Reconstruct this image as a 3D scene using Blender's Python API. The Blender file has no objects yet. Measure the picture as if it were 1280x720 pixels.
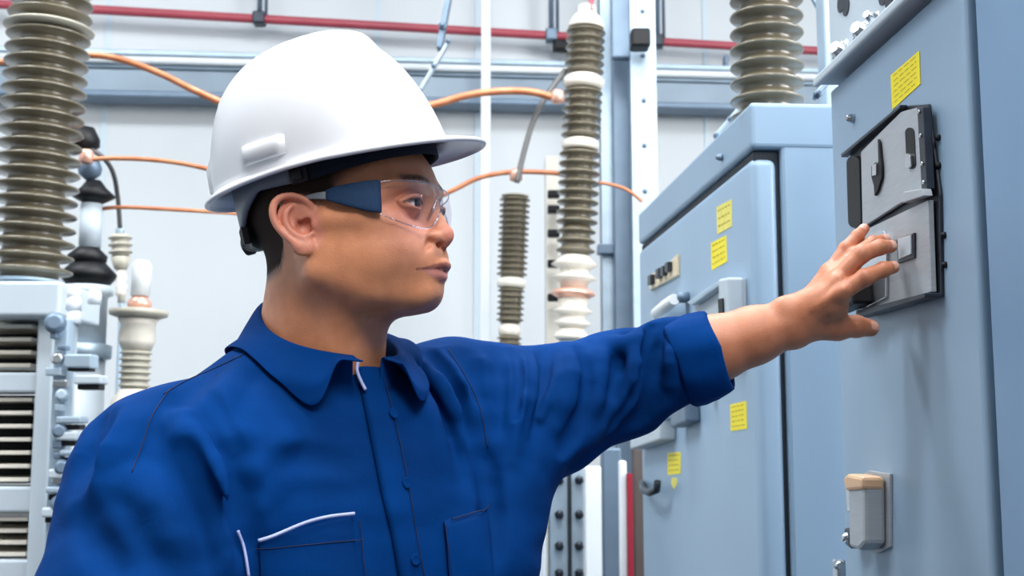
import bpy, bmesh, math, random, os
import numpy as np
from mathutils import Vector, Matrix
random.seed(4)
QUICK = 1.0
C = bpy.context.scene.collection
PI = math.pi
# ------------------------------------------------------------------ camera
CAM = Vector((0, 0, 1.33)); PITCH = math.radians(7.1); FPX = 1500.0
cp, sp = math.cos(PITCH), math.sin(PITCH)
def ray(px, py):
    x = (px - 640) / FPX; y = (360 - py) / FPX
    return Vector((x, cp - y * sp, sp + y * cp))
def U(px, py, Y):
    d = ray(px, py); return CAM + d * (Y / d.y)
def on_plane(px, py, a, b):            # vertical plane X = a + b*Y
    d = ray(px, py); t = a / (d.x - b * d.y); return CAM + d * t
def on_wall(px, py, off=0.0):          # back wall plane Y = w0 + w1*X
    d = ray(px, py); t = (WALL0 - off) / (d.y - WALL1 * d.x); return CAM + d * t
WALL0, WALL1 = 5.66, 0.157
cam_data = bpy.data.cameras.new('camera'); cam = bpy.data.objects.new('camera', cam_data); C.objects.link(cam)
cam.location = CAM; cam.rotation_euler = (math.radians(90) + PITCH, 0, 0)
cam_data.sensor_width = 36; cam_data.lens = 36 * FPX / 1280; cam_data.clip_start = 0.02
cam_data.dof.use_dof = True; cam_data.dof.focus_distance = 1.2; cam_data.dof.aperture_fstop = 11.0
bpy.context.scene.camera = cam
sc = bpy.context.scene
sc.view_settings.view_transform = 'Standard'; sc.view_settings.look = 'None'
sc.view_settings.gamma = 1; sc.view_settings.use_curve_mapping = False; sc.view_settings.exposure = -0.3

# ------------------------------------------------------------------ materials
def srgb(r, g, b):
    f = lambda c: (c / 255 / 12.92) if c / 255 <= 0.04045 else ((c / 255 + 0.055) / 1.055) ** 2.4
    return (f(r), f(g), f(b), 1)
def mat(name, col, rough=0.5, metal=0.0, noise=0.0, nscale=8.0, bump=0.0, bscale=200.0, spec=0.5, coat=0.0, stretch=None, col2=None, sheen=0.0):
    m = bpy.data.materials.new(name); m.use_nodes = True
    nt = m.node_tree; b = nt.nodes['Principled BSDF']
    b.inputs['Base Color'].default_value = col; b.inputs['Roughness'].default_value = rough
    b.inputs['Metallic'].default_value = metal; b.inputs['Specular IOR Level'].default_value = spec
    b.inputs['Coat Weight'].default_value = coat; b.inputs['Sheen Weight'].default_value = sheen
    if noise or bump:
        tc = nt.nodes.new('ShaderNodeTexCoord'); mp = nt.nodes.new('ShaderNodeMapping')
        nt.links.new(tc.outputs['Object'], mp.inputs['Vector'])
        if stretch: mp.inputs['Scale'].default_value = stretch
    if noise:
        n = nt.nodes.new('ShaderNodeTexNoise'); n.inputs['Scale'].default_value = nscale; n.inputs['Detail'].default_value = 5
        nt.links.new(mp.outputs[0], n.inputs['Vector'])
        mx = nt.nodes.new('ShaderNodeMix'); mx.data_type = 'RGBA'
        c2 = col2 or tuple(c * (1 - noise) for c in col[:3]) + (1,)
        mx.inputs['A'].default_value = col; mx.inputs['B'].default_value = c2
        rp = nt.nodes.new('ShaderNodeMapRange'); rp.inputs[1].default_value = .35; rp.inputs[2].default_value = .7
        nt.links.new(n.outputs['Fac'], rp.inputs[0]); nt.links.new(rp.outputs[0], mx.inputs['Factor'])
        nt.links.new(mx.outputs['Result'], b.inputs['Base Color'])
    if bump:
        n2 = nt.nodes.new('ShaderNodeTexNoise'); n2.inputs['Scale'].default_value = bscale; n2.inputs['Detail'].default_value = 3
        nt.links.new(mp.outputs[0], n2.inputs['Vector'])
        bp = nt.nodes.new('ShaderNodeBump'); bp.inputs['Strength'].default_value = bump; bp.inputs['Distance'].default_value = .002
        nt.links.new(n2.outputs['Fac'], bp.inputs['Height']); nt.links.new(bp.outputs[0], b.inputs['Normal'])
    return m
M = {}

# ------------------------------------------------------------------ object helpers
def tag(o, label=None, cat=None, group=None, kind=None):
    if label: o['label'] = label
    if cat: o['category'] = cat
    if group: o['group'] = group
    if kind: o['kind'] = kind
    return o
def wloc(o):
    v = Vector((0, 0, 0))
    while o is not None: v = v + o.location; o = o.parent
    return v
def thing(name, label, cat, loc, group=None):
    o = bpy.data.objects.new(name, None); C.objects.link(o); o.location = loc; o.empty_display_size = .05
    return tag(o, label, cat, group)
def obj(name, bm_or_me, m, parent=None, smooth=False, origin=None):
    """link world-space geometry as ONE mesh object; its origin goes to `origin` or its middle"""
    if isinstance(bm_or_me, bmesh.types.BMesh):
        me = bpy.data.meshes.new(name); bm_or_me.to_mesh(me); bm_or_me.free()
    else: me = bm_or_me
    if me.materials: me.materials.clear()
    for mm in (m if isinstance(m, (list, tuple)) else [m]): me.materials.append(mm)
    if smooth: me.shade_smooth()
    n = len(me.vertices); co = np.empty(n * 3, np.float32); me.vertices.foreach_get('co', co); co = co.reshape(-1, 3)
    if origin is None: origin = Vector(((co.min(0) + co.max(0)) / 2).tolist())
    co -= np.array(origin, np.float32); me.vertices.foreach_set('co', co.ravel()); me.update()
    o = bpy.data.objects.new(name, me); C.objects.link(o)
    if parent is not None: o.parent = parent; o.location = Vector(origin) - wloc(parent)
    else: o.location = origin
    return o
def struct(name, bm, m): return tag(obj(name, bm, m), kind='structure')
def copy_tree(o, parent=None):
    c = o.copy(); C.objects.link(c)
    if parent is not None: c.parent = parent
    for ch in [x for x in bpy.data.objects if x.parent is o]: copy_tree(ch, c)
    return c
def BM(): return bmesh.new()
def frame_from(x, z=Vector((0, 0, 1))):
    x = Vector(x).normalized(); y = Vector(z).cross(x).normalized(); z = x.cross(y)
    return Matrix((x, y, z)).transposed()
def add_box(bm, c, size, R=None, bev=0.0, seg=2):
    t = bmesh.new(); bmesh.ops.create_cube(t, size=1)
    for v in t.verts: v.co = Vector((v.co.x * size[0], v.co.y * size[1], v.co.z * size[2]))
    if bev: bmesh.ops.bevel(t, geom=t.edges[:], offset=bev, segments=seg, affect='EDGES', profile=.5)
    for v in t.verts: v.co = (R @ v.co if R else v.co) + Vector(c)
    merge(bm, t)
def merge(bm, t):
    me = bpy.data.meshes.new('t'); t.to_mesh(me); t.free(); bm.from_mesh(me); bpy.data.meshes.remove(me)
def add_poly(bm, pts, thick, bev=0.0):
    """extrude a planar outline by vector thick"""
    t = bmesh.new(); vs = [t.verts.new(p) for p in pts]; f = t.faces.new(vs)
    r = bmesh.ops.extrude_face_region(t, geom=[f])
    for v in r['geom']:
        if isinstance(v, bmesh.types.BMVert): v.co += Vector(thick)
    bmesh.ops.recalc_face_normals(t, faces=t.faces[:])
    if bev: bmesh.ops.bevel(t, geom=t.edges[:], offset=bev, segments=2, affect='EDGES', profile=.5)
    merge(bm, t)
def add_lathe(bm, prof, base, axis=Vector((0, 0, 1)), n=32, cap=True):
    """prof: list of (r, h)"""
    a = Vector(axis).normalized(); q = a.orthogonal().normalized(); w = a.cross(q)
    rings = []
    for r, h in prof:
        rings.append([bm.verts.new(Vector(base) + a * h + (q * math.cos(2 * PI * i / n) + w * math.sin(2 * PI * i / n)) * max(r, 1e-5)) for i in range(n)])
    for A, B in zip(rings, rings[1:]):
        for i in range(n):
            f = bm.faces.new((A[i], A[(i + 1) % n], B[(i + 1) % n], B[i])); f.smooth = True
    if cap:
        bm.faces.new(rings[0][::-1]); bm.faces.new(rings[-1])
def add_tube(bm, pts, r, n=10, cap=True, smooth_n=0):
    pts = [Vector(p) for p in pts]
    if smooth_n: pts = catmull(pts, smooth_n)
    rings = []; prev = None
    rr = r if isinstance(r, (list, tuple)) else [r] * len(pts)
    if len(rr) != len(pts): rr = [float(x) for x in np.interp(np.linspace(0, 1, len(pts)), np.linspace(0, 1, len(rr)), rr)]
    for i, p in enumerate(pts):
        d = (pts[min(i + 1, len(pts) - 1)] - pts[max(i - 1, 0)]).normalized()
        if prev is None: q = d.orthogonal().normalized()
        else: q = (prev - d * prev.dot(d)).normalized()
        prev = q; w = d.cross(q)
        rings.append([bm.verts.new(p + (q * math.cos(2 * PI * k / n) + w * math.sin(2 * PI * k / n)) * rr[i]) for k in range(n)])
    for A, B in zip(rings, rings[1:]):
        for i in range(n):
            f = bm.faces.new((A[i], A[(i + 1) % n], B[(i + 1) % n], B[i])); f.smooth = True
    if cap: bm.faces.new(rings[0][::-1]); bm.faces.new(rings[-1])
def catmull(P, n):
    P = [Vector(p) for p in P]; Q = [P[0] * 2 - P[1]] + P + [P[-1] * 2 - P[-2]]; out = []
    for i in range(1, len(Q) - 2):
        for k in range(n):
            t = k / n; a, b, c, d = Q[i - 1], Q[i], Q[i + 1], Q[i + 2]
            out.append(.5 * ((2 * b) + (c - a) * t + (2 * a - 5 * b + 4 * c - d) * t * t + (3 * b - a - 3 * c + d) * t ** 3))
    out.append(P[-1]); return out
def add_grid(bm, G, close_u=False, thick=None):
    """G[i][j] grid of points -> quads; optional thickness vector function applied by solidify later"""
    V = [[bm.verts.new(p) for p in row] for row in G]
    nu = len(V)
    for i in range(nu if close_u else nu - 1):
        A, B = V[i], V[(i + 1) % nu]
        for j in range(len(A) - 1):
            f = bm.faces.new((A[j], A[j + 1], B[j + 1], B[j])); f.smooth = True
    return V
def solidify(o, t, offset=-1):
    m = o.modifiers.new('s', 'SOLIDIFY'); m.thickness = t; m.offset = offset; return o
def add_bolt(bm, c, axis, r=.008, h=.006):
    add_lathe(bm, [(r, 0), (r, h), (r * .55, h), (r * .55, h * 2.2), (r * .45, h * 2.4)], c, axis, n=6)

# ------------------------------------------------------------------ signed distance sculpting
f32 = np.float32
def A3(v): return np.array(tuple(v), f32)
class Field:
    def __init__(s): s.ops = []; s.frames = [(np.eye(3, dtype=f32), np.zeros(3, f32))]
    def frame(s, R, o):                # R columns = local axes in world, o origin
        s.frames.append((np.array([list(r) for r in R], f32), A3(o))); return len(s.frames) - 1
    def add(s, f, k=0.0, fr=0, op='u'): s.ops.append((f, k, fr, op)); return s
    def ev(s, P, sel=None, only=None):
        shp = P.shape[:-1]; loc = {}
        D = np.full(shp, 1.0, f32)
        for i, (f, k, fr, op) in enumerate(s.ops):
            if only is not None and not only(i): continue
            if fr not in loc:
                R, o = s.frames[fr]; loc[fr] = ((P - o) @ R) if fr else P
            if sel is None: Q = loc[fr]; d0 = D; m = None
            else:
                m = sel[i]
                if not m.any(): continue
                Q = loc[fr][m]; d0 = D[m]
            d = f(Q)
            if op == 'u': r = smin(d0, d, k)
            elif op == 's': r = -smin(-d0, d, k)
            elif op == 'i': r = -smin(-d0, -d, k)
            elif op == 'd': r = d0 + d          # displacement
            if m is None: D = r
            else: D[m] = r
        return D
def smin(a, b, k):
    if k <= 0: return np.minimum(a, b)
    h = np.maximum(k - np.abs(a - b), 0) / k
    return np.minimum(a, b) - h * h * k * .25
def _n(x): return np.sqrt(np.maximum((x * x).sum(-1), 1e-14))
def sph(c, r):
    c = A3(c); return lambda p: _n(p - c) - f32(r)
def ell(c, r, R=None):
    c = A3(c); r = A3(r); Rm = None if R is None else np.array([list(x) for x in R], f32)
    def f(p):
        q = p - c
        if Rm is not None: q = q @ Rm
        k0 = _n(q / r); k1 = _n(q / (r * r)); return k0 * (k0 - 1) / np.maximum(k1, 1e-6)
    return f
def cap(a, b, ra, rb=None):
    a = A3(a); b = A3(b); rb = ra if rb is None else rb; ab = b - a; L = float((ab * ab).sum())
    def f(p):
        t = np.clip(((p - a) @ ab) / L, 0, 1); return _n(p - a - t[..., None] * ab) - (f32(ra) + t * f32(rb - ra))
    return f
def poly(pts, rs, k=0.0):
    rs = list(rs) if isinstance(rs, (list, tuple)) else [rs] * len(pts)
    if len(rs) != len(pts): rs = [float(q) for q in np.interp(np.linspace(0, 1, len(pts)), np.linspace(0, 1, len(rs)), rs)]
    fs = [cap(pts[i], pts[i + 1], rs[i], rs[i + 1]) for i in range(len(pts) - 1)]
    def f(p):
        d = fs[0](p)
        for g in fs[1:]: d = smin(d, g(p), k)
        return d
    return f
def rbox(c, h, r, R=None):
    c = A3(c); h = A3(h); Rm = None if R is None else np.array([list(x) for x in R], f32)
    def f(p):
        q = p - c
        if Rm is not None: q = q @ Rm
        q = np.abs(q) - (h - f32(r)); return _n(np.maximum(q, 0)) + np.minimum(q.max(-1), 0) - f32(r)
    return f
def mirror(f):                          # mirror across local y = 0
    def g(p):
        q = p.copy(); q[..., 1] = -np.abs(q[..., 1]); return f(q)
    return g
def smooth_pts(pts, n=4): return [tuple(v) for v in catmull([Vector(p) for p in pts], n)]
def polygonise(F, lo, hi, vox, name, B=14):
    vox = vox * QUICK; lo = A3(lo); hi = A3(hi)
    nb = np.ceil((hi - lo) / (vox * B)).astype(int)
    gi = np.stack(np.meshgrid(*[np.arange(n) for n in nb], indexing='ij'), -1).reshape(-1, 3)
    cen = (lo + (gi + .5) * B * vox).astype(f32); hd = B * vox * .87
    def prim_vals(cs):
        out = []
        for f, k, fr, op in F.ops:
            if op == 'd': out.append(np.full(len(cs), 0, f32)); continue
            R, o = F.frames[fr]; Q = ((cs - o) @ R) if fr else cs
            v = np.empty(len(cs), f32)
            for i in range(0, len(cs), 200000): v[i:i + 200000] = f(Q[i:i + 200000])
            out.append(v)
        return out
    d = np.concatenate([F.ev(cen[i:i + 100000]) for i in range(0, len(cen), 100000)])
    act = np.abs(d) < hd * 2.0 + .01
    gi = gi[act]; cen = cen[act]
    pv = prim_vals(cen)
    n1 = B + 2
    li = np.arange(-1, B + 1)
    off = np.stack(np.meshgrid(li, li, li, indexing='ij'), -1).reshape(-1, 3)
    cells = np.stack(np.meshgrid(*[np.arange(n1 - 1)] * 3, indexing='ij'), -1).reshape(-1, 3)
    dims = nb * B + 4
    key = lambda ijk: ((ijk[:, 0].astype(np.int64) + 2) * dims[1] + ijk[:, 1] + 2) * dims[2] + ijk[:, 2] + 2
    VK, VP, QK = [], [], []
    for s0 in range(0, len(gi), 256):
        g = gi[s0:s0 + 256]; N = len(g)
        P = (lo + ((g[:, None, :] * B + off[None]) * vox)).astype(f32)
        sel = []
        for (f, k, fr, op), v in zip(F.ops, pv):
            sel.append(np.ones(N, bool) if op == 'd' else v[s0:s0 + 256] < hd * 3.4 + k + .02)
        D = F.ev(P, sel).reshape(N, n1, n1, n1)
        S = D < 0
        # surface-net vertices on all cells (n1-1)^3; owners are cells index >=1 (local 0..B-1) plus the shared ones, deduped by key
        cnt = np.zeros((N, n1 - 1, n1 - 1, n1 - 1), np.int8)
        for a in (0, 1):
            for b in (0, 1):
                for c in (0, 1): cnt += S[:, a:n1 - 1 + a, b:n1 - 1 + b, c:n1 - 1 + c]
        mix = (cnt > 0) & (cnt < 8)
        bi, x, y, z = np.nonzero(mix)
        acc = np.zeros((len(bi), 3), f32); num = np.zeros(len(bi), f32)
        cor = [(a, b, c) for a in (0, 1) for b in (0, 1) for c in (0, 1)]
        dv = {c: D[bi, x + c[0], y + c[1], z + c[2]] for c in cor}
        for c0 in cor:
            for ax in range(3):
                if c0[ax]: continue
                c1 = tuple(1 if i == ax else c0[i] for i in range(3))
                d0, d1 = dv[c0], dv[c1]; m = (d0 < 0) != (d1 < 0)
                t = np.where(m, d0 / np.where(m, d0 - d1, 1), 0)
                q = np.tile(np.array(c0, f32), (len(bi), 1)); q[:, ax] += t
                acc += q * m[:, None]; num += m
        loc = acc / num[:, None]
        ijk = g[bi] * B + np.stack([x, y, z], -1) - 1
        VK.append(key(ijk)); VP.append(lo + (ijk + loc) * vox)
        for ax in range(3):
            u, v = (ax + 1) % 3, (ax + 2) % 3
            sl0 = [slice(None)] + [slice(1, n1 - 1)] * 3; sl1 = list(sl0); sl1[ax + 1] = slice(2, n1)
            s0_, s1_ = S[tuple(sl0)], S[tuple(sl1)]
            e = np.nonzero(s0_ != s1_)
            if not len(e[0]): continue
            inside = s0_[e]
            base = g[e[0]] * B + np.stack(e[1:], -1)
            du = np.zeros(3, int); du[u] = 1; dw = np.zeros(3, int); dw[v] = 1
            q = np.stack([key(base), key(base - du), key(base - du - dw), key(base - dw)], -1)
            q = np.where(inside[:, None], q, q[:, ::-1]); QK.append(q)
    VK = np.concatenate(VK); VP = np.concatenate(VP); QK = np.concatenate(QK)
    uk, ui = np.unique(VK, return_index=True); V = VP[ui].astype(f32)
    idx = np.searchsorted(uk, QK); idx = np.minimum(idx, len(uk) - 1)
    Q = idx[(uk[idx] == QK).all(1)]
    me = bpy.data.meshes.new(name)
    me.vertices.add(len(V)); me.vertices.foreach_set('co', V.ravel())
    me.loops.add(len(Q) * 4); me.loops.foreach_set('vertex_index', Q.astype(np.int32).ravel())
    me.polygons.add(len(Q)); me.polygons.foreach_set('loop_start', np.arange(len(Q), dtype=np.int32) * 4)
    me.update(calc_edges=True); me.validate(); me.shade_smooth()
    return me, V
def faces_keep(me, keep_v, name):
    """new mesh with only faces whose 4 verts are kept"""
    n = len(me.vertices); V = np.empty(n * 3, f32); me.vertices.foreach_get('co', V); V = V.reshape(-1, 3)
    Q = np.empty(len(me.loops), np.int32); me.loops.foreach_get('vertex_index', Q); Q = Q.reshape(-1, 4)
    Q = Q[keep_v[Q].all(1)]; used = np.unique(Q); mp = np.full(n, -1); mp[used] = np.arange(len(used))
    V = V[used]; Q = mp[Q]
    m2 = bpy.data.meshes.new(name); m2.vertices.add(len(V)); m2.vertices.foreach_set('co', V.ravel())
    m2.loops.add(len(Q) * 4); m2.loops.foreach_set('vertex_index', Q.astype(np.int32).ravel())
    m2.polygons.add(len(Q)); m2.polygons.foreach_set('loop_start', np.arange(len(Q), dtype=np.int32) * 4)
    m2.update(calc_edges=True); m2.shade_smooth(); bpy.data.meshes.remove(me)
    return m2, V, used
def march(F, o, d, t0=.5, t1=3.0):
    """first hit of ray on field"""
    o = A3(o); d = A3(Vector(d).normalized()); t = t0
    for _ in range(160):
        v = float(F.ev((o + d * f32(t))[None])[0])
        if v < 5e-4: break
        t += max(v * .7, 4e-4)
        if t > t1: return None
    return Vector((o + d * f32(t)).tolist())
def grad(F, p, e=.002):
    p = A3(p); v = F.ev(np.array([p + [e, 0, 0], p - [e, 0, 0], p + [0, e, 0], p - [0, e, 0], p + [0, 0, e], p - [0, 0, e]], f32))
    return Vector((float(v[0] - v[1]), float(v[2] - v[3]), float(v[4] - v[5]))).normalized()
def vcolor(me, name, arr):
    a = me.color_attributes.new(name, 'FLOAT_COLOR', 'POINT'); c = np.ones((len(arr), 4), f32); c[:, :3] = arr
    a.data.foreach_set('color', c.ravel())

def march_many(F, pxs, t0=.6, off=0.0):
    """hits and normals on field F for many rays through the lens of the scene camera"""
    o = A3(CAM); d = np.array([tuple(ray(*p).normalized()) for p in pxs], f32); t = np.full(len(pxs), t0, f32)
    for _ in range(110):
        v = F.ev(o + d * t[:, None]); t += np.where(v > 4e-4, np.maximum(v * .72, 3e-4), 0)
        if (v <= 4e-4).all(): break
        t = np.minimum(t, 4)
    P = o + d * t[:, None]; ok = t < 3
    e = .003; G = np.stack([F.ev(P + A3(a)) - F.ev(P - A3(a)) for a in ((e, 0, 0), (0, e, 0), (0, 0, e))], -1)
    G /= np.maximum(np.linalg.norm(G, axis=1, keepdims=True), 1e-9)
    return P + G * np.asarray(off, f32).reshape(-1, 1), G, ok

def skin_mat():
    m = mat('skin', (1, 1, 1, 1), rough=.42, bump=.25, bscale=900, spec=.45)
    nt = m.node_tree; b = nt.nodes['Principled BSDF']
    a = nt.nodes.new('ShaderNodeVertexColor'); a.layer_name = 'skin'
    n = nt.nodes.new('ShaderNodeTexNoise'); n.inputs['Scale'].default_value = 60; n.inputs['Detail'].default_value = 6
    tc = nt.nodes.new('ShaderNodeTexCoord'); nt.links.new(tc.outputs['Object'], n.inputs['Vector'])
    mx = nt.nodes.new('ShaderNodeMix'); mx.data_type = 'RGBA'; mx.blend_type = 'MULTIPLY'; mx.inputs['Factor'].default_value = 1
    cr = nt.nodes.new('ShaderNodeValToRGB'); cr.color_ramp.elements[0].color = (.86, .82, .8, 1); cr.color_ramp.elements[1].color = (1.04, 1.04, 1.04, 1)
    cr.color_ramp.elements[0].position = .3; cr.color_ramp.elements[1].position = .7
    nt.links.new(n.outputs['Fac'], cr.inputs[0]); nt.links.new(a.outputs['Color'], mx.inputs['A']); nt.links.new(cr.outputs[0], mx.inputs['B'])
    nt.links.new(mx.outputs['Result'], b.inputs['Base Color'])
    bw = nt.nodes.new('ShaderNodeRGBToBW'); mr = nt.nodes.new('ShaderNodeMapRange'); mr.inputs[1].default_value = .01; mr.inputs[2].default_value = .08; mr.inputs[3].default_value = .95; mr.inputs[4].default_value = .40
    nt.links.new(a.outputs['Color'], bw.inputs[0]); nt.links.new(bw.outputs[0], mr.inputs[0]); nt.links.new(mr.outputs[0], b.inputs['Roughness'])
    b.inputs['Subsurface Weight'].default_value = .12; b.inputs['Subsurface Radius'].default_value = (.012, .005, .003)
    b.inputs['Subsurface Scale'].default_value = .5
    return m
M['eye_white'] = mat('eye_white', srgb(226, 216, 214), rough=.15)
M['iris'] = mat('iris', srgb(34, 18, 12), rough=.5, spec=.2)
M['pupil'] = mat('pupil', srgb(8, 6, 6), rough=.05)
M['hat'] = mat('hat_shell', srgb(228, 230, 236), rough=.28, spec=.5)
M['navy_pad'] = mat('navy_pad', srgb(20, 26, 44), rough=.9, bump=.4, bscale=1200)
M['grey_plastic'] = mat('grey_plastic', srgb(128, 136, 146), rough=.45)
M['dark_plastic'] = mat('dark_plastic', srgb(16, 18, 26), rough=.4)
M['blue_pad'] = mat('blue_pad', srgb(20, 62, 104), rough=.75, noise=.35, nscale=700, bump=.4, bscale=1500)
def lens_mat(name, tint, gloss, edge=0.0):
    m = bpy.data.materials.new(name); m.use_nodes = True; nt = m.node_tree; nt.nodes.clear()
    out = nt.nodes.new('ShaderNodeOutputMaterial'); tr = nt.nodes.new('ShaderNodeBsdfTransparent'); gl = nt.nodes.new('ShaderNodeBsdfGlossy')
    tr.inputs[0].default_value = tint; gl.inputs['Roughness'].default_value = .06; gl.inputs[0].default_value = (1, 1, 1, 1)
    fr = nt.nodes.new('ShaderNodeFresnel'); fr.inputs[0].default_value = 1.5
    ad = nt.nodes.new('ShaderNodeMath'); ad.operation = 'MULTIPLY_ADD'; ad.inputs[1].default_value = gloss; ad.inputs[2].default_value = edge
    mx = nt.nodes.new('ShaderNodeMixShader')
    nt.links.new(fr.outputs[0], ad.inputs[0]); nt.links.new(ad.outputs[0], mx.inputs[0]); nt.links.new(tr.outputs[0], mx.inputs[1]); nt.links.new(gl.outputs[0], mx.inputs[2])
    nt.links.new(mx.outputs[0], out.inputs[0]); return m
M['lens'] = lens_mat('clear_lens', (.95, .92, .96, 1), .07, .025)
M['lens_edge'] = lens_mat('lens_edge', (.84, .85, .90, 1), .6, .10)

def cloth_mat():
    m = bpy.data.materials.new('blue_workwear'); m.use_nodes = True; nt = m.node_tree; b = nt.nodes['Principled BSDF']
    tc = nt.nodes.new('ShaderNodeTexCoord')
    n = nt.nodes.new('ShaderNodeTexNoise'); n.inputs['Scale'].default_value = 6; n.inputs['Detail'].default_value = 6; nt.links.new(tc.outputs['Object'], n.inputs['Vector'])
    cr = nt.nodes.new('ShaderNodeValToRGB'); cr.color_ramp.elements[0].color = srgb(0, 43, 96); cr.color_ramp.elements[1].color = srgb(0, 57, 124)
    cr.color_ramp.elements[0].position = .3; cr.color_ramp.elements[1].position = .7
    nt.links.new(n.outputs['Fac'], cr.inputs[0]); nt.links.new(cr.outputs[0], b.inputs['Base Color'])
    b.inputs['Roughness'].default_value = .85; b.inputs['Specular IOR Level'].default_value = .06
    b.inputs['Sheen Weight'].default_value = .04; b.inputs['Sheen Roughness'].default_value = .4; b.inputs['Sheen Tint'].default_value = srgb(40, 110, 220)
    # twill weave and small wrinkles
    w = nt.nodes.new('ShaderNodeTexWave'); w.inputs['Scale'].default_value = 420; w.bands_direction = 'DIAGONAL'; w.inputs['Distortion'].default_value = 1.5; nt.links.new(tc.outputs['Object'], w.inputs['Vector'])
    n2 = nt.nodes.new('ShaderNodeTexNoise'); n2.inputs['Scale'].default_value = 38; n2.inputs['Detail'].default_value = 4; n2.inputs['Distortion'].default_value = 1.0; nt.links.new(tc.outputs['Object'], n2.inputs['Vector'])
    b1 = nt.nodes.new('ShaderNodeBump'); b1.inputs['Strength'].default_value = .25; b1.inputs['Distance'].default_value = .004; nt.links.new(n2.outputs['Fac'], b1.inputs['Height'])
    b2 = nt.nodes.new('ShaderNodeBump'); b2.inputs['Strength'].default_value = .12; b2.inputs['Distance'].default_value = .0006; nt.links.new(w.outputs['Fac'], b2.inputs['Height']); nt.links.new(b1.outputs[0], b2.inputs['Normal'])
    nt.links.new(b2.outputs[0], b.inputs['Normal']); return m
M['cloth'] = cloth_mat()
M['piping'] = mat('reflective_piping', srgb(168, 178, 226), rough=.5)
M['thread'] = mat('thread', srgb(0, 24, 66), rough=.8)
M['trouser'] = mat('trouser', srgb(8, 40, 110), rough=.85, bump=.3, bscale=60)
M['boot'] = mat('boot', srgb(24, 22, 22), rough=.5)
M['cab'] = mat('cabinet_paint', srgb(142, 168, 191), rough=.42, noise=.07, nscale=3, bump=.03, bscale=300)
M['cab2'] = mat('cabinet_paint_dark', srgb(120, 152, 184), rough=.42, noise=.07, nscale=3, bump=.03, bscale=300)
M['cab_light'] = mat('cabinet_paint_light', srgb(190, 202, 211), rough=.45, noise=.06, nscale=4)
M['gasket'] = mat('rubber_gasket', srgb(22, 34, 44), rough=.7)
M['steel_plate'] = mat('brushed_plate', srgb(172, 178, 184), rough=.42, metal=.2, noise=.1, nscale=30, stretch=(1, 1, 12))
M['dark_steel'] = mat('dark_steel', srgb(58, 64, 74), rough=.4, metal=.6, noise=.3, nscale=60)
M['black'] = mat('black_enamel', srgb(14, 16, 20), rough=.5, spec=.3)
M['chrome'] = mat('zinc', srgb(196, 202, 208), rough=.25, metal=.9)
M['yellow'] = mat('yellow_label', srgb(246, 226, 10), rough=.5)
M['yellow_faded'] = mat('yellow_label_faded', srgb(238, 226, 110), rough=.55, noise=.12, nscale=60)
M['ink'] = mat('label_ink', srgb(176, 158, 20), rough=.6)
M['cream'] = mat('cream_plastic', srgb(222, 206, 176), rough=.5)
M['tan'] = mat('tan_plastic', srgb(216, 176, 140), rough=.5)
M['white_plastic'] = mat('white_plastic', srgb(232, 238, 242), rough=.4)
M['wall'] = mat('wall_panel', srgb(206, 212, 216), rough=.55, noise=.05, nscale=.8, stretch=(1, 1, .25))
M['wall_trim'] = mat('wall_trim', srgb(196, 212, 222), rough=.5)
M['floor'] = mat('concrete_floor', srgb(58, 62, 66), rough=.5, noise=.2, nscale=2, bump=.2, bscale=40)
M['ceil'] = mat('ceiling_paint', srgb(226, 232, 238), rough=.8, noise=.05, nscale=1)
M['red_pipe'] = mat('red_pipe_paint', srgb(172, 72, 86), rough=.4, noise=.15, nscale=6)
M['duct'] = mat('grey_duct', srgb(122, 138, 152), rough=.38, metal=.3, noise=.12, nscale=5)
M['galv'] = mat('galvanised_steel', srgb(176, 196, 212), rough=.42, metal=.35, noise=.14, nscale=14)
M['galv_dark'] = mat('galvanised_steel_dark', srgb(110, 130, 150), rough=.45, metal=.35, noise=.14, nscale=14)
M['copper'] = mat('copper_sleeve', srgb(206, 138, 100), rough=.42, metal=.25, noise=.2, nscale=20, col2=srgb(180, 104, 66))
M['copper_bright'] = mat('copper_clamp', srgb(232, 180, 160), rough=.3, metal=.5)
M['cable_grey'] = mat('grey_cable', srgb(92, 92, 92), rough=.6)
M['porc'] = mat('olive_porcelain', srgb(106, 99, 82), rough=.3, noise=.18, nscale=9, coat=.3)
M['porc_light'] = mat('grey_porcelain', srgb(178, 174, 160), rough=.35, noise=.15, nscale=12)
M['ceramic'] = mat('white_ceramic', srgb(226, 220, 208), rough=.3, noise=.08, nscale=20)
M['red_paint'] = mat('red_paint', srgb(150, 30, 50), rough=.5)
M['brown'] = mat('brown_board', srgb(86, 78, 76), rough=.7)
M['lamp'] = bpy.data.materials.new('lamp_diffuser'); M['lamp'].use_nodes = True
_b = M['lamp'].node_tree.nodes['Principled BSDF']; _b.inputs['Emission Color'].default_value = (.93, .97, 1, 1); _b.inputs['Emission Strength'].default_value = 12.0

M['fill_glow'] = bpy.data.materials.new('fill_panel_glow'); M['fill_glow'].use_nodes = True
_b = M['fill_glow'].node_tree.nodes['Principled BSDF']; _b.inputs['Emission Color'].default_value = (.92, .96, 1, 1); _b.inputs['Emission Strength'].default_value = 6.0  # glow of the added fill panel, no real daylight

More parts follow.
